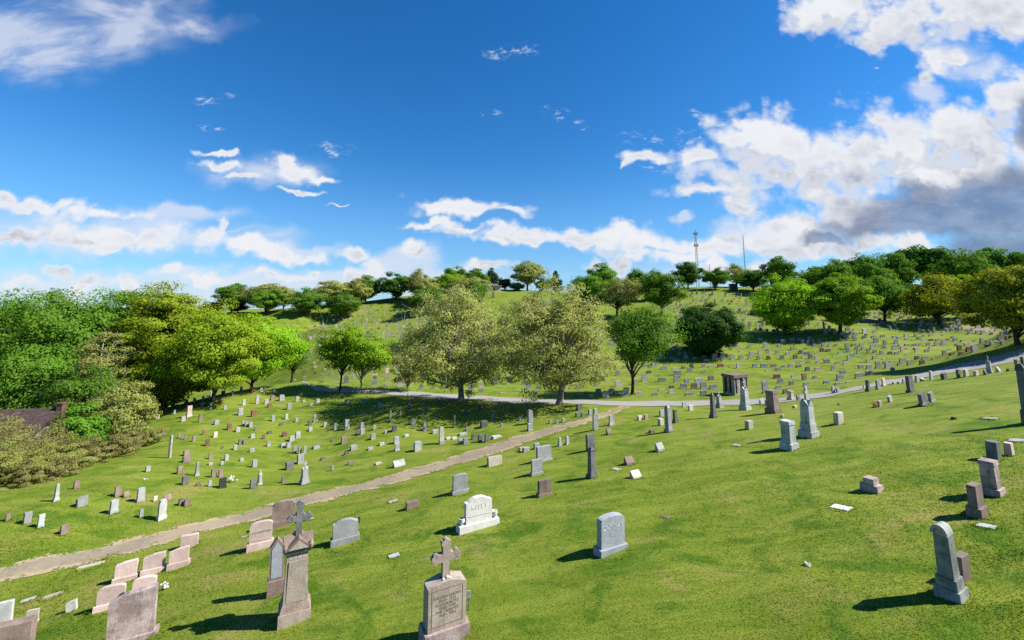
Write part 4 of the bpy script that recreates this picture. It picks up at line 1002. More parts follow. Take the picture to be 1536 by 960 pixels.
# small white statue behind the dark stone: a robed figure on a block
p = hit(389, 727); s = depth_of(*p)/F0; bm = NB(); hh = 21*s
lathe(bm, [(hh*.20, -.1), (hh*.20, hh*.1), (hh*.16, hh*.12), (hh*.17, hh*.2), (hh*.12, hh*.5), (hh*.15, hh*.68), (hh*.12, hh*.78), (hh*.05, hh*.82), (hh*.075, hh*.88), (hh*.07, hh*.95), (hh*.02, hh)], 10)
st = obj('statue', bm, M['wh'], smooth=True); st.location = p; tag(st, 'small white robed statue behind the dark stone on the lower lawn', 'statue')
# the smallest ones on the lower lawn
CN = {'gr': 'grey', 'lg': 'pale grey', 'br': 'brown', 'rd': 'reddish', 'dk': 'dark', 'wh': 'white', 'pk': 'pinkish', 'tn': 'tan', 'bg': 'bluish grey'}
TINY = """273,658,6,4,br 278,659,6,4,br 269,657,6,4,br 291,662,8,6,br 306,652,7,5,rd 323,656,8,7,pk 311,669,10,8,rd 334,673,4,4,dk 353,675,8,6,gr 361,667,8,7,dk 367,667,8,6,dk
344,645,9,7,rd 365,639,8,6,gr 370,640,8,6,gr 376,641,8,6,gr 357,648,7,7,lg 384,646,6,6,br 379,657,6,8,lg 396,659,7,6,rd 245,650,8,8,dk 325,637,7,8,gr 317,613,9,6,lg 338,614,6,6,gr 366,608,9,6,lg
330,605,8,5,rd 303,609,6,5,gr 259,611,6,6,gr 316,689,9,7,br 340,691,9,7,lg 363,692,5,7,gr 316,698,4,8,gr 333,698,6,5,lg 378,678,5,9,wh 410,632,9,6,gr 430,629,8,6,lg 445,633,6,5,gr 473,633,11,7,gr
423,638,4,7,dk 465,638,7,6,dk 466,647,6,6,gr 447,657,9,8,lg 438,662,8,9,gr 427,655,7,7,rd 504,644,9,8,lg 488,640,6,6,gr 537,651,7,6,dk 544,651,8,7,gr 544,641,7,8,gr 562,644,6,5,gr 620,637,8,7,gr
531,675,7,11,gr 520,682,4,8,dk 556,675,4,9,wh 568,697,3,11,wh 499,706,8,5,gr 526,697,5,9,br 426,724,8,9,br 425,671,6,8,gr 433,672,8,7,gr 475,673,4,12,gr 403,670,8,6,gr 405,651,4,8,dk 446,602,7,6,gr
434,614,9,8,gr 405,611,6,7,rd 400,606,7,8,lg 409,600,7,7,br 412,589,6,6,gr 379,588,7,8,rd 392,588,6,5,gr 362,586,6,5,gr 467,609,4,6,gr 477,604,5,6,gr 456,603,3,5,gr 702,646,4,8,br 673,659,3,8,wh 682,659,3,8,wh
695,653,3,14,gr 746,657,3,16,wh 826,635,5,5,gr 836,635,5,5,gr 846,633,5,7,gr 782,630,4,8,gr 753,640,5,5,gr 653,650,5,10,lg 500,662,3,6,dk 485,690,4,8,dk 610,655,3,8,wh 573,668,4,9,lg 580,649,3,7,gr
349,593,7,5,lg 335,592,6,6,gr 318,594,7,5,gr 305,600,6,5,lg 292,603,6,5,gr 280,606,6,5,dk 262,621,6,5,lg 237,628,6,5,pk 223,625,6,5,lg 250,605,7,5,gr 640,618,7,6,dk 655,625,7,6,dk 700,622,7,6,dk 720,615,7,6,dk
740,628,7,6,gr 615,612,7,6,dk 600,622,6,6,dk 570,612,8,6,gr 545,606,7,6,gr 520,606,7,6,gr 660,607,7,7,dk 770,617,6,6,dk"""
def zone(px, py):
    if px < 300: return 'by the wood and brush'
    if py < 616 and px < 500: return 'near the end of the road'
    if px > 530 and py < 652: return 'around the sycamore shade'
    return 'in its open middle'
for e in TINY.split():
    a = e.split(','); px_, py_, h_, w_ = map(float, a[:4]); c_ = a[4]; z_ = zone(px_, py_)
    kd = 'low' if h_ < 6 else random.choice(['plain', 'plain', 'tab'])
    stone(kd, px_, py_, h_, w_, c_, f'tiny {CN[c_]} gravestone on the lower lawn, {z_}', random.choice(['flat', 'flat', 'arch']), k=.6, yaw=low_yaw(px_)+random.gauss(0, .05), group=f'tiny {CN[c_]} gravestones on the lower lawn {z_}', parts=False)

# --- the far hillside: the larger ones as things, the small rest as one mass
FAR_YAW = R(9)
rng = np.random.RandomState(5)
def inside(x, y, poly):
    c = False; n = len(poly)
    for i in range(n):
        (x1, y1), (x2, y2) = poly[i], poly[(i+1) % n]
        if (y1 > y) != (y2 > y) and x < (x2-x1)*(y-y1)/(y2-y1)+x1: c = not c
    return c
POLYS = [([(900,598),(1090,594),(1175,596),(1255,580),(1330,560),(1420,540),(1500,518),(1536,500),(1440,487),(1300,483),(1200,488),(1100,500),(1010,505),(960,500),(905,520)], 400),
         ([(440,570),(600,582),(640,586),(640,470),(560,458),(470,478),(440,510)], 360),
         ([(640,584),(800,596),(900,598),(905,480),(760,450),(640,470)], 260),
         ([(905,520),(1010,505),(1130,495),(1200,480),(1130,440),(1020,440),(960,470)], 260),
         ([(1240,485),(1536,500),(1536,470),(1300,462)], 100)]
far = []
for poly, num in POLYS:
    xs, ys = [a for a, b in poly], [b for a, b in poly]; got = 0; tries = 0
    while got < num:
        a, b = rng.uniform(min(xs), max(xs)), rng.uniform(min(ys), max(ys))
        if rng.rand() < .35 and far:                          # stones stand in rows
            o = far[rng.randint(len(far))]; a = o[0]+rng.choice([-1, 1])*rng.uniform(8, 16); b = o[1]+rng.uniform(-.8, .8)
        tries += 1
        if tries > 40000: break
        if not inside(a, b, poly) or (1076 < a < 1136 and 556 < b < 598): continue
        near_d = 64*(1+(560-b)/75) if b < 560 else 64-(b-560)*.4
        if any(abs(a-c) < 760/near_d and abs(b-e) < 330/near_d for c, e in far): continue
        far.append((a, b)); got += 1
cols = ['gr']*30 + ['lg']*26 + ['br']*10 + ['rd']*6 + ['dk']*7 + ['wh']*22 + ['tn']*9 + ['pk']*9
items = []
for a, b in far:
    p = hit(a, b)
    if p.y > 240: continue
    hgt = rng.choice([.36, .50, .6, .75, 1.05, .15], p=[.2, .25, .2, .12, .05, .18])*rng.uniform(.85, 1.15)*(.85 if a > 1250 else 1)*(1.25 if b < 505 else 1)
    wid = rng.uniform(.55, 1.1)*(.55 if hgt > 1.05 else 1)*(1.0 if a > 900 else .8)
    items.append((hgt/depth_of(*p)*(.6+.4*wid), a, b, p, hgt, wid, cols[rng.randint(len(cols))], FAR_YAW + (R(14) if a < 640 else 0) + rng.normal(0, .06)))
items.sort(key=lambda e: -e[0])
N_FAR = 80
protos = {}
def far_mesh(c, v):
    if (c, v) not in protos:
        bm = NB(); st = ['flat', 'arch', 'serp', 'round'][v % 4]
        if v < 4: box(bm, -.5, .5, -.26, .26, -.25, .16); prism(bm, top_outline(.84, 1.0, st, .16), -.15, .15)
        else: prism(bm, top_outline(.9, 1.0, st, -.2), -.19, .19)
        me = bpy.data.meshes.new('gravestone'); bm.normal_update(); bm.to_mesh(me); bm.free(); me.materials.append(M[c]); protos[(c, v)] = me
    return protos[(c, v)]
def fzone(a, b):
    if a < 640: return 'left of the sycamores'
    if a < 905: return 'behind the sycamores'
    return 'right of the sycamores beyond the road'
mass = []
for i, (_, a, b, p, hgt, wid, c, yw) in enumerate(items):
    v = rng.randint(8)
    if i < N_FAR:
        o = link('gravestone', far_mesh(c, v)); o.location = p; o.rotation_euler = (rng.normal(0, .03), rng.normal(0, .03), yw); o.scale = (wid, max(.45, wid*.5), hgt)
        tag(o, f'little {CN[c]} headstone low on the far hillside, {fzone(a, b)}', 'gravestone', f'little {CN[c]} headstones on the far hillside {fzone(a, b)}')
    else: mass.append((c, v, p, yw, wid, hgt))
big = NB(); matlist = list(CN)
for c, v, p, yw, wid, hgt in mass:
    tmp = far_mesh(c, v).copy(); tmp.transform(Matrix.Translation(p) @ Matrix.Rotation(yw, 4, 'Z') @ Matrix.Diagonal((wid, max(.45, wid*.5), hgt, 1)))
    n0 = len(big.faces); big.from_mesh(tmp); bpy.data.meshes.remove(tmp); big.faces.ensure_lookup_table()
    for f_ in big.faces[n0:]: f_.material_index = matlist.index(c)
me = bpy.data.meshes.new('gravestones'); big.to_mesh(me); big.free()
for c in matlist: me.materials.append(M[c])
tag(link('distant_gravestones', me), 'hundreds of small distant gravestones scattered over the far hillside', 'gravestones', kind='stuff')

# --- mausoleum by the road
p = hit(1110, 592); s = depth_of(*p)/F0; t = thing('mausoleum', 'small flat roofed stone mausoleum by the road with streaked pale walls and dark openings', 'mausoleum', p + Vector((0, .8, 0)), R(20))
hw, hd_, hh = 13.5*s, 11*s, 24.5*s
bm = NB(); box(bm, -hw*1.02, hw*1.02, -hd_*1.02, hd_*1.02, -.6, .12); obj('foundation', bm, M['gr'], t)
bm = NB(); box(bm, -hw*.92, hw*.92, -hd_*.9, hd_*.9, .12, hh); obj('inner_shade_block', bm, m_dark, t)  # solid near-black block: the shade inside the openings is put into its colour
for x0, x1, y0, y1 in ((-hw*.62, -hw*.18, -hd_, -hd_*.8), (-hw, -hw*.86, -hd_, -hd_*.8), (hw*.5, hw*.72, -hd_, -hd_*.8), (hw*.86, hw, -hd_, -hd_*.8), (-hw*1.0, -hw*.85, -hd_*.78, -hd_*.5), (-hw*1.0, -hw*.85, -hd_*.1, hd_*.25), (-hw*1.0, -hw*.85, hd_*.7, hd_), (hw*.85, hw, -hd_*.78, hd_), (-hw*.84, hw*.84, hd_*.85, hd_)):
    bm = NB(); box(bm, x0, x1, y0, y1, .12, hh); obj('wall_panel', bm, stone_mat('streaked_concrete', (.27,.23,.215), (.40,.365,.345), (.085,.058,.055), .95) if 'streaked_concrete' not in bpy.data.materials else bpy.data.materials['streaked_concrete'], t)
bm = NB(); box(bm, -hw*1.1, hw*1.1, -hd_*1.12, hd_*1.1, hh+.002, hh+.28, .98); obj('roof_slab', bm, M['br'], t, bevel=.03)
# --- hilltop tomb and dark tomb on the ridge
p = hit(739, 437); s = depth_of(*p)/F0; t = thing('hilltop_tomb', 'little pinkish tomb house with dark roof on the hilltop between pine and pale tree', 'tomb', p, R(15))
hw = 13*s*.5*1.6
bm = NB(); box(bm, -hw, hw, -hw*.8, hw*.8, -1, 7*s); obj('wall', bm, M['pk'], t)
bm = NB(); box(bm, -hw*1.15, hw*1.15, -hw, hw, 7*s+.002, 8.5*s); box(bm, -hw*.75, hw*.75, -hw*.6, hw*.6, 8.5*s+.002, 11*s, .8); obj('roof', bm, M['dk'], t)
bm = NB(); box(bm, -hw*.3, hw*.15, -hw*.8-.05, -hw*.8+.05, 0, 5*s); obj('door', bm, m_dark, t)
p = hit(1100, 435); s = depth_of(*p)/F0; t = thing('dark_tomb', 'dark block like tomb with small finial on the skyline below the slim mast', 'tomb', p, R(-10))
bm = NB(); box(bm, -5.5*s, 5.5*s, -4*s, 4*s, -1, 8*s, .92); obj('chamber', bm, M['bk'], t)
bm = NB(); box(bm, -5.8*s, 5.8*s, -4.3*s, 4.3*s, 8*s+.003, 9.3*s, .8); obj('roof', bm, M['dk'], t)
bm = NB(); lathe(bm, [(.3*s, 9.3*s), (.6*s, 10*s), (.15*s, 12.5*s)], 8); obj('finial', bm, M['dk'], t)
# a few obelisks on the crown of the hill
for px_, py_, h_ in ((1046,441,9),(1057,440,7),(1069,443,8),(1088,445,6),(1040,453,6),(1073,456,8),(740,447,10),(1123,444,5),(1058,456,5),(1000,440,5)):
    stone('obelisk', px_, py_, h_, h_*.42, 'dk', 'dark slim obelisk on the bare crown of the far hill', yaw=FAR_YAW, group='dark obelisks on the crown of the hill')
# --- masts
def mast(px, top, base, wpx, label, lattice):
    d = 250.0; X, Zt = ray(px, top); _, Zb = ray(px, base); s = d/F0; x0 = X*d; zb, zt = Zb*d-14, Zt*d
    t = thing('radio_mast', label, 'mast', (x0, d, zb)); h = zt-zb; w0 = wpx*s
    paths = []
    def wid(z): return w0*(1-.72*z/h)
    for k in range(3):
        a = 2*math.pi*k/3+.3
        paths.append(([(wid(z)*.5*math.cos(a), wid(z)*.5*math.sin(a), z) for z in np.linspace(0, h*.97, 12)], [.10 if lattice else .07]*12, 4))
    V, Q = tubes(paths); link('mast_legs', np_mesh('mast_legs', V, Q, m_steel), t)
    paths = []
    nb = 22 if lattice else 16
    for i in range(nb):
        z0, z1 = h*.97*i/nb, h*.97*(i+1)/nb
        for k in range(3):
            a, b = 2*math.pi*k/3+.3, 2*math.pi*(k+1)/3+.3
            paths.append(([(wid(z0)*.5*math.cos(a), wid(z0)*.5*math.sin(a), z0), (wid(z1)*.5*math.cos(b), wid(z1)*.5*math.sin(b), z1)], [.04, .04], 3))
    V, Q = tubes(paths); link('bracing', np_mesh('bracing', V, Q, m_steel), t)
    if lattice:
        for f_, wd in ((.955, 5.5), (.80, 5.5)):
            bm = NB(); box(bm, -wd*s*.5, wd*s*.5, -.5, .5, h*f_, h*f_+.45); obj('antenna_arm', bm, m_steel, t)
            bm = NB()
            for e in (-1, 1): box(bm, e*wd*s*.45-.2, e*wd*s*.45+.2, -.2, .2, h*f_-.6, h*f_+1.2)
            obj('antenna', bm, m_steel, t)
    bm = NB(); box(bm, -.12, .12, -.12, .12, h*.97, h*1.01); obj('aerial_tip', bm, m_steel, t)
mast(1043, 346, 425, 6.5, 'tall lattice radio mast with two antenna arms behind the hilltop', True)
mast(1114.5, 354, 425, 2.6, 'slim radio mast right of the lattice one behind the hilltop', False)
mast(1064, 397, 425, 1.2, 'short thin aerial between the two radio masts', False)
# --- house among the brush
X, Z = ray(36, 613); d = 34.0; zr = Z*d; s = depth_of(X*d, d, zr)/F0; HS = .84; t = thing('house', 'brown roofed house with brick chimney half buried in brush and trees', 'house', (X*d, d, zr-4.6*HS), R(10)); t.scale = (HS, HS, HS)
bm = NB(); box(bm, -4.2, 3.0, -2.6, 2.6, -3, 3.0); obj('wall', bm, m_siding, t)
bm = NB(); profile_prism(bm, [(-3.0, 2.7), (-3.0, 2.9), (0, 4.6), (3.0, 2.9), (3.0, 2.7), (0, 4.35)], -4.5, 3.2); rf = obj('roof', bm, m_roof, t)
bm = NB(); box(bm, 2.85, 3.30, -.45, .10, -2, 4.95); box(bm, 2.80, 3.35, -.50, .15, 4.951, 5.08); obj('chimney', bm, m_brick, t)
bm = NB(); box(bm, .3, 1.5, -2.64, -2.58, .6, 2.0); wn_ = obj('window', bm, m_dark, t)
bm = NB(); box(bm, .22, .3, -2.68, -2.58, .52, 2.08); box(bm, 1.5, 1.58, -2.68, -2.58, .52, 2.08); box(bm, .301, 1.499, -2.68, -2.58, 2.0, 2.08); box(bm, .301, 1.499, -2.70, -2.58, .52, .6); obj('frame', bm, m_flower, wn_)
# fence post
p = hit(254, 687); bm = NB(); box(bm, -.07, .07, -.07, .07, -.4, 1.45, .95); po = obj('fence_post', bm, m_wood, bevel=.01); po.location = p; tag(po, 'pale lone fence post where the brush meets the lower lawn', 'post')

# --- grass blades on the near slope: one mass, thinner with distance
def build_grass():
    gx = np.linspace(-260, 1800, 60); gy = np.linspace(640, 1080, 24)
    inv = np.array([[1/hit(a, b).y for a in gx] for b in gy])
    rg = np.random.RandomState(3); n = 330000
    px = rg.uniform(-250, 1790, n); py = 650+ (1070-650)*rg.rand(n)**.85
    fi = (px-gx[0])/(gx[1]-gx[0]); fj = (py-gy[0])/(gy[1]-gy[0]); i = fi.astype(int); j = fj.astype(int); u = fi-i; v = fj-j
    y = 1/(inv[j, i]*(1-u)*(1-v) + inv[j, i+1]*u*(1-v) + inv[j+1, i]*(1-u)*v + inv[j+1, i+1]*u*v)
    Xr = np.array((px-768)/F0)/(cp - (PY0-py)/F0*sp); x = Xr*y
    ok = (y < 36) & (y > 2) & (rg.rand(n) < np.clip((36-y)/20, 0, 1))
    # keep off the track and the stones
    mid = (tr_a+tr_b)/2; hw = np.hypot(*(tr_a-tr_b).T)/2*.80
    dd = np.full(n, 9e9)
    for k in range(0, len(mid), 2):
        dd = np.minimum(dd, np.hypot(x-mid[k, 0], y-mid[k, 1]) - hw[k])
    ok &= dd > rg.rand(n)*.25
    for ex, ey, er in EXCL:
        if ey < 36: ok &= np.hypot(x-ex, y-ey) > er*.85
    x, y = x[ok], y[ok]
    ex, ey = [], []
    for qx, qy, er in EXCL:                                   # uncut grass round the feet of the stones
        if qy < 30:
            m_ = int(np.clip(900*er*max(.3, 1-qy/34), 40, 900)); an = rg.rand(m_)*6.283; rr_ = er*rg.uniform(.80, 1.35, m_)
            ex.append(qx+np.cos(an)*rr_); ey.append(qy+np.sin(an)*rr_)
    n_long = sum(map(len, ex)); x = np.concatenate([x]+ex); y = np.concatenate([y]+ey)
    n = len(x); z = gz(x, y)
    dist = np.hypot(x, y)
    tuft = np.sin(x*2.1+np.sin(y*1.7)*1.5)*np.sin(y*2.6+np.sin(x*1.3))*.5+.5
    h = (.011+.018*rg.rand(n)+.015*tuft*rg.rand(n))*np.clip(dist/13, .8, 1.3)
    h[-n_long:] *= 1.9
    wd = (.0055+.0045*rg.rand(n))*np.clip(dist/9, .9, 2.6)
    a = rg.rand(n)*6.283; le = h*(.8+1.2*rg.rand(n)); b = rg.rand(n)*6.283
    r0 = np.stack([x, y, z-.005], -1); side = np.stack([np.cos(a)*wd, np.sin(a)*wd, np.zeros(n)], -1)
    tip = r0 + np.stack([np.cos(b)*le, np.sin(b)*le, h], -1)
    flip = np.cross(2*side, tip-(r0-side))[:, 2] < 0            # every blade shows its upper side
    side[flip] *= -1
    V = np.stack([r0-side, r0+side, tip], 1).reshape(-1, 3)
    me = np_mesh('grass', V, np.arange(3*n).reshape(-1, 3), m_grass)
    me.polygons.foreach_set('use_smooth', np.ones(n, bool))
    nr = np.stack([rg.randn(n)*.28, rg.randn(n)*.28, np.ones(n)], -1); nr /= np.linalg.norm(nr, axis=1)[:, None]
    me.normals_split_custom_set(np.repeat(nr, 3, 0).tolist())
    tag(link('grass', me), 'short mown grass blades covering the near slope', 'grass', kind='stuff')
build_grass()
SKY_SAT, SKY_VAL, EXPO, SKY_TINT = 1.36, .68, 1.10, (.72, .985, 1.13)
# ------------------------------------------------------------------ sky, clouds, sun
SUN_EL, SUN_AZ = R(44), R(95)           # azimuth clockwise from +Y: from the right, a little behind the camera
sd = bpy.data.lights.new('sun', 'SUN'); sd.energy = 5.0; sd.angle = R(.53); sd.color = (1, .955, .88)
so = link('sun', sd); v = Vector((math.sin(SUN_AZ)*math.cos(SUN_EL), math.cos(SUN_AZ)*math.cos(SUN_EL), math.sin(SUN_EL)))
so.rotation_euler = v.to_track_quat('Z', 'Y').to_euler()
w = bpy.data.worlds.new('World'); scene.world = w; w.use_nodes = True; w.node_tree.nodes.clear()
g = N(w.node_tree); out = g.n('ShaderNodeOutputWorld'); bg = g.n('ShaderNodeBackground'); bg.inputs[1].default_value = .10
sky = g.n('ShaderNodeTexSky', sky_type='NISHITA'); sky.sun_disc = False; sky.sun_elevation = SUN_EL; sky.sun_rotation = SUN_AZ
sky.altitude = 250; sky.air_density = 1.0; sky.dust_density = .08; sky.ozone_density = 2.2
hs = g.n('ShaderNodeHueSaturation'); hs.inputs['Saturation'].default_value = SKY_SAT; hs.inputs['Value'].default_value = SKY_VAL; hs.inputs['Hue'].default_value = .5; g.l(sky.outputs[0], hs.inputs['Color'])

def chain(q, vec, after):
    o = q.n('ShaderNodeVectorMath', operation='MULTIPLY_ADD'); q.put(o.inputs[0], after); o.inputs[1].default_value = (1e-9, 1e-9, 1e-9); q.put(o.inputs[2], vec)
    return o.outputs[0]
def cloud_group(name, blobs, build):
    """blobs: (px, py, rx, ry, tilt): where a cloud stands in the sky, as directions"""
    gt = bpy.data.node_groups.new(name, 'ShaderNodeTree')
    gt.interface.new_socket('P', in_out='INPUT', socket_type='NodeSocketVector'); gt.interface.new_socket('D', in_out='OUTPUT', socket_type='NodeSocketFloat')
    q = N(gt); i = q.n('NodeGroupInput'); o = q.n('NodeGroupOutput'); P_ = i.outputs[0]; best = None
    warp = q.vec('SUBTRACT', q.n('ShaderNodeTexNoise').outputs[1], (.5, .5, .5))
    wn = [n for n in gt.nodes if n.type == 'TEX_NOISE'][0]; q.l(P_, wn.inputs['Vector']); wn.inputs['Scale'].default_value = 11.0; wn.inputs['Detail'].default_value = 6
    Pw = q.vec('ADD', P_, q.vec('SCALE', warp, scale=.10))
    for px, py, rx, ry, rot in blobs:
        u0, v0 = ray(px, py); ux, _ = ray(px+rx, py); _, vy = ray(px, py-ry)
        m = q.mapping(Pw, (abs(ux-u0), abs(vy-v0), 1), (0, 0, R(rot)), (u0, v0, 0), 'TEXTURE')
        L_ = q.vec('LENGTH', m)
        best = L_ if best is None else q.math('SMOOTH_MIN', best, L_, .25)
        Pw = chain(q, Pw, best)                               # one blob after another, so that the shader stays small
    mask = q.math('MAXIMUM', q.math('SUBTRACT', 1.0, best), -1.2)
    q.l(build(q, chain(q, P_, mask), mask), o.inputs[0])
    return gt
def group_node(g, gt, vec):
    n = g.n('ShaderNodeGroup'); n.node_tree = gt; g.put(n.inputs[0], vec); return n.outputs[0]
tc = g.n('ShaderNodeTexCoord'); sx = g.n('ShaderNodeSeparateXYZ'); g.l(tc.outputs['Generated'], sx.inputs[0])
fy = g.math('MAXIMUM', sx.outputs[1], .03)
cx = g.n('ShaderNodeCombineXYZ'); g.l(g.math('DIVIDE', sx.outputs[0], fy), cx.inputs[0]); g.l(g.math('DIVIDE', sx.outputs[2], fy), cx.inputs[1])
PP = cx.outputs[0]
front = g.rng(sx.outputs[1], .02, .12)
CUM = [(1215,22,50,30,0),(1270,15,80,50,0),(1350,25,95,52,0),(1320,60,50,22,0),(1465,5,120,48,0),(1530,28,60,44,0),
       (1405,92,38,26,0),(1392,120,22,20,0),(1430,84,24,14,0),
       (1525,155,62,52,0),(1445,205,100,54,0),(1330,222,130,62,0),(1240,238,120,54,0),(1165,222,105,54,0),(1105,205,64,30,0),(1240,268,240,32,0),(1090,286,110,10,0),(1490,232,120,50,0),(1130,190,60,20,0),(1050,236,36,14,0),(1400,262,190,26,0),(1180,262,120,28,0),
       (965,237,46,12,0),(935,237,16,7,0),(1108,307,32,11,0),(1088,300,14,6,0),
       (1190,345,95,30,0),(1275,322,85,50,0),(1150,364,120,24,0),(1060,370,110,16,0),(1010,386,100,12,0),(1230,372,100,18,0),(1375,365,36,14,0),(1300,367,70,16,0),
       (700,309,92,14,0),(655,303,44,9,0),(765,315,34,9,0),(650,333,52,8,0),(700,342,70,10,0),(760,350,100,13,0),(850,353,110,16,0),(930,353,70,17,0),(975,367,100,18,0),(800,358,80,9,0),(890,362,90,12,0),
       (568,404,28,24,0),(555,412,30,16,0),(528,381,24,9,0),(892,400,24,15,0),(932,403,20,12,0),(725,402,48,12,0),(1070,396,46,15,0),(1130,398,28,12,0),(530,412,14,14,0),(1385,372,24,10,0),(632,376,22,20,0),
       (440,255,40,15,0),(430,243,22,11,0),(480,264,30,6,0),(335,244,34,6,0),(360,262,32,5,0),(330,228,26,5,0),(445,284,40,4,0),(510,302,22,3,0),
       (8,297,22,15,0),(333,334,10,17,0),(325,352,28,15,0),(265,350,34,20,0),(360,366,52,16,0),(410,380,68,15,0),(460,386,46,9,0),(150,322,80,11,0),(60,308,70,13,0),(90,352,100,16,0),(190,360,80,15,0),(30,362,70,12,0),
       (85,408,26,14,0),(125,422,30,16,0),(190,425,24,14,0),(260,410,36,9,0),(310,418,60,8,0),(410,416,60,5,0),(475,410,8,8,0),(30,425,34,12,0)]
FAINT = [(768,78,52,18,0),(845,175,36,9,0),(730,172,30,8,0),(325,150,36,12,0),(968,205,48,14,0),(1030,208,44,20,0),(500,222,46,12,0),(320,185,26,9,0),(880,190,14,6,0),(1322,106,12,7,0),(985,258,24,6,0),(1050,175,20,10,0)]
WISP = [(60,50,170,90,0),(190,30,150,70,0),(290,42,110,24,0),(640,385,34,36,0),(600,390,60,28,0),
        (390,255,120,30,0),(430,250,90,26,0),(60,345,190,50,0),(190,345,190,46,0),(310,355,170,34,0),(420,375,110,18,0),(360,345,80,8,0),(230,320,160,18,0),
        (80,430,190,40,0),(240,430,240,34,0),(400,425,140,24,0),(1440,75,60,34,0),(1470,110,60,34,0),(1020,320,30,8,0),(1390,140,40,30,0),
        (1110,345,60,30,0),(700,420,190,26,0),(1040,415,220,30,0),(500,425,90,26,0),(1060,260,60,16,0),(1120,300,60,14,0)]
DARK = [(1430,318,230,46,0),(1540,308,150,74,0),(1330,340,130,28,0),(1500,372,120,36,0),(1240,357,55,12,0),(1430,285,120,18,0),(1550,190,40,60,0)]
def b_cum(q, P_, mask):
    n = q.noise(q.mapping(P_, (1, 1.4, 1)), 8.5, 8, .58, .0)
    pw = q.vec('ADD', P_, q.vec('SCALE', q.math('SUBTRACT', n, .5), scale=.06)); puff = None
    for sc_, am in ((20, .85), (48, .40)):
        b = q.n('ShaderNodeTexVoronoi'); b.feature = 'F1'; q.put(b.inputs['Vector'], pw); b.inputs['Scale'].default_value = sc_
        v_ = q.math('MULTIPLY', q.math('SUBTRACT', .42, b.outputs['Distance']), am); puff = v_ if puff is None else q.math('ADD', puff, v_)
    m = q.math('ADD', q.math('MINIMUM', q.math('ADD', q.math('MULTIPLY', mask, 1.15), .12), .52), q.math('MULTIPLY', q.math('MAXIMUM', q.math('SUBTRACT', mask, .30), 0), 1.3))
    return q.math('ADD', m, q.math('ADD', puff, q.math('MULTIPLY', q.math('SUBTRACT', n, .49), 2.5)))
def b_wisp(q, P_, mask):
    n = q.noise(q.mapping(P_, (1, 2.4, 1), (0, 0, R(12))), 3.6, 9, .60, .5); n2 = q.noise(q.mapping(P_, (1, 1.6, 1)), 2.2, 4, .5)
    m = q.math('MAXIMUM', q.math('ADD', mask, .05), 0)
    return q.math('MULTIPLY', q.math('MULTIPLY', m, 1.3), q.math('ADD', .25, q.math('MULTIPLY', q.rng(n, .34, .70), q.rng(n2, .25, .62))))
def b_dark(q, P_, mask):
    n = q.noise(q.mapping(P_, (1, 1.5, 1)), 5.0, 7, .6, .3)
    return q.math('ADD', q.math('MULTIPLY', mask, 1.5), q.math('MULTIPLY', q.math('SUBTRACT', n, .5), 1.2))
GC = cloud_group('cumulus', CUM, b_cum); GW = cloud_group('wisps', WISP, b_wisp); GD = cloud_group('grey_cloud', DARK, b_dark)
def b_faint(q, P_, mask):
    n = q.noise(q.mapping(P_, (1, 2.2, 1), (0, 0, R(14))), 26.0, 7, .66, .8)
    return q.math('MULTIPLY', q.math('MAXIMUM', q.math('MULTIPLY', mask, 1.2), 0), q.rng(n, .46, .72))
GF = cloud_group('faint_wisps', FAINT, b_faint)
D0 = group_node(g, GC, PP); D1 = group_node(g, GC, g.vec('ADD', chain(g, PP, D0), (.03, .07, 0)))
aC = g.math('MULTIPLY', g.rng(D0, -.20, .85), front)
lit = g.rng(g.math('SUBTRACT', D0, D1), -.95, .55)
lit = g.math('MAXIMUM', lit, g.math('MULTIPLY', g.rng(D0, 1.7, .5), .72))
K = 10.0/2**EXPO
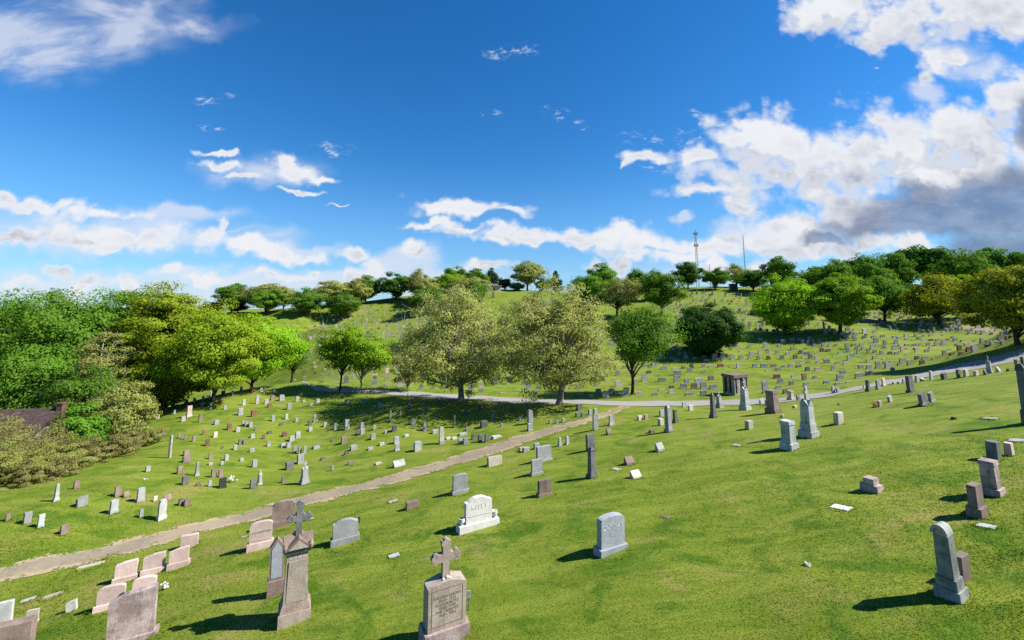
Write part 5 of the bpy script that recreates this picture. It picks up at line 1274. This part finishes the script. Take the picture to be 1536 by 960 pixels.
body = g.n('ShaderNodeTexNoise'); g.l(g.mapping(chain(g, PP, lit), (1, 1.8, 1)), body.inputs['Vector']); body.inputs['Scale'].default_value = 4.0; body.inputs['Detail'].default_value = 5
thick = g.rng(D0, .35, 1.7)
shade = g.math('SUBTRACT', lit, g.math('MULTIPLY', thick, g.math('MULTIPLY', g.rng(body.outputs[0], .38, .62), .55)))
cc = g.mix(g.rng(shade, .0, 1.0, smooth=False), rgb([q*K for q in (.40,.45,.57)]), rgb([q*K for q in (.86,.88,.92)]))
cc = g.mix(g.rng(D0, .75, .1), cc, rgb([q*K for q in (.84,.87,.93)]))
aW = g.math('MULTIPLY', g.math('MULTIPLY', g.rng(group_node(g, GW, chain(g, PP, shade)), .02, .70), .70), front)
aF = g.math('MULTIPLY', g.rng(group_node(g, GF, chain(g, PP, aW)), .0, .7), .75)
dk = group_node(g, GD, chain(g, PP, aF))
aD = g.math('MULTIPLY', g.rng(dk, .05, .85), front)
dn = g.noise(g.mapping(PP, (1, 2, 1)), 9, 6, .6)
dcol = g.mix(g.rng(dn, .35, .7), rgb([q*K for q in (.17,.225,.36)]), rgb([q*K for q in (.31,.37,.51)]))
tint = g.mix(1.0, hs.outputs[0], (SKY_TINT[0], SKY_TINT[1], SKY_TINT[2], 1), 'MULTIPLY')
# pale band near the horizon
base = g.mix(g.math('MULTIPLY', g.rng(sx.outputs[2], .34, -.02), .60), tint, (.22*K, .46*K, .84*K, 1))
c1 = g.mix(aW, base, (.76*K, .80*K, .90*K, 1))
c1 = g.mix(aF, c1, (.66*K, .74*K, .90*K, 1)); c2 = g.mix(aC, c1, cc)
c3 = g.mix(g.math('MULTIPLY', aD, .86), c2, dcol)
g.l(c3, bg.inputs[0]); g.l(bg.outputs[0], out.inputs[0])
w.cycles.sampling_method = 'NONE'
vs = scene.view_settings; vs.view_transform = 'Standard'; vs.look = 'None'; vs.exposure = EXPO; vs.gamma = 1; vs.use_curve_mapping = False
scene.cycles.max_bounces = 6; scene.cycles.diffuse_bounces = 3; scene.cycles.transparent_max_bounces = 8; scene.cycles.transmission_bounces = 4
scene.cycles.use_denoising = False
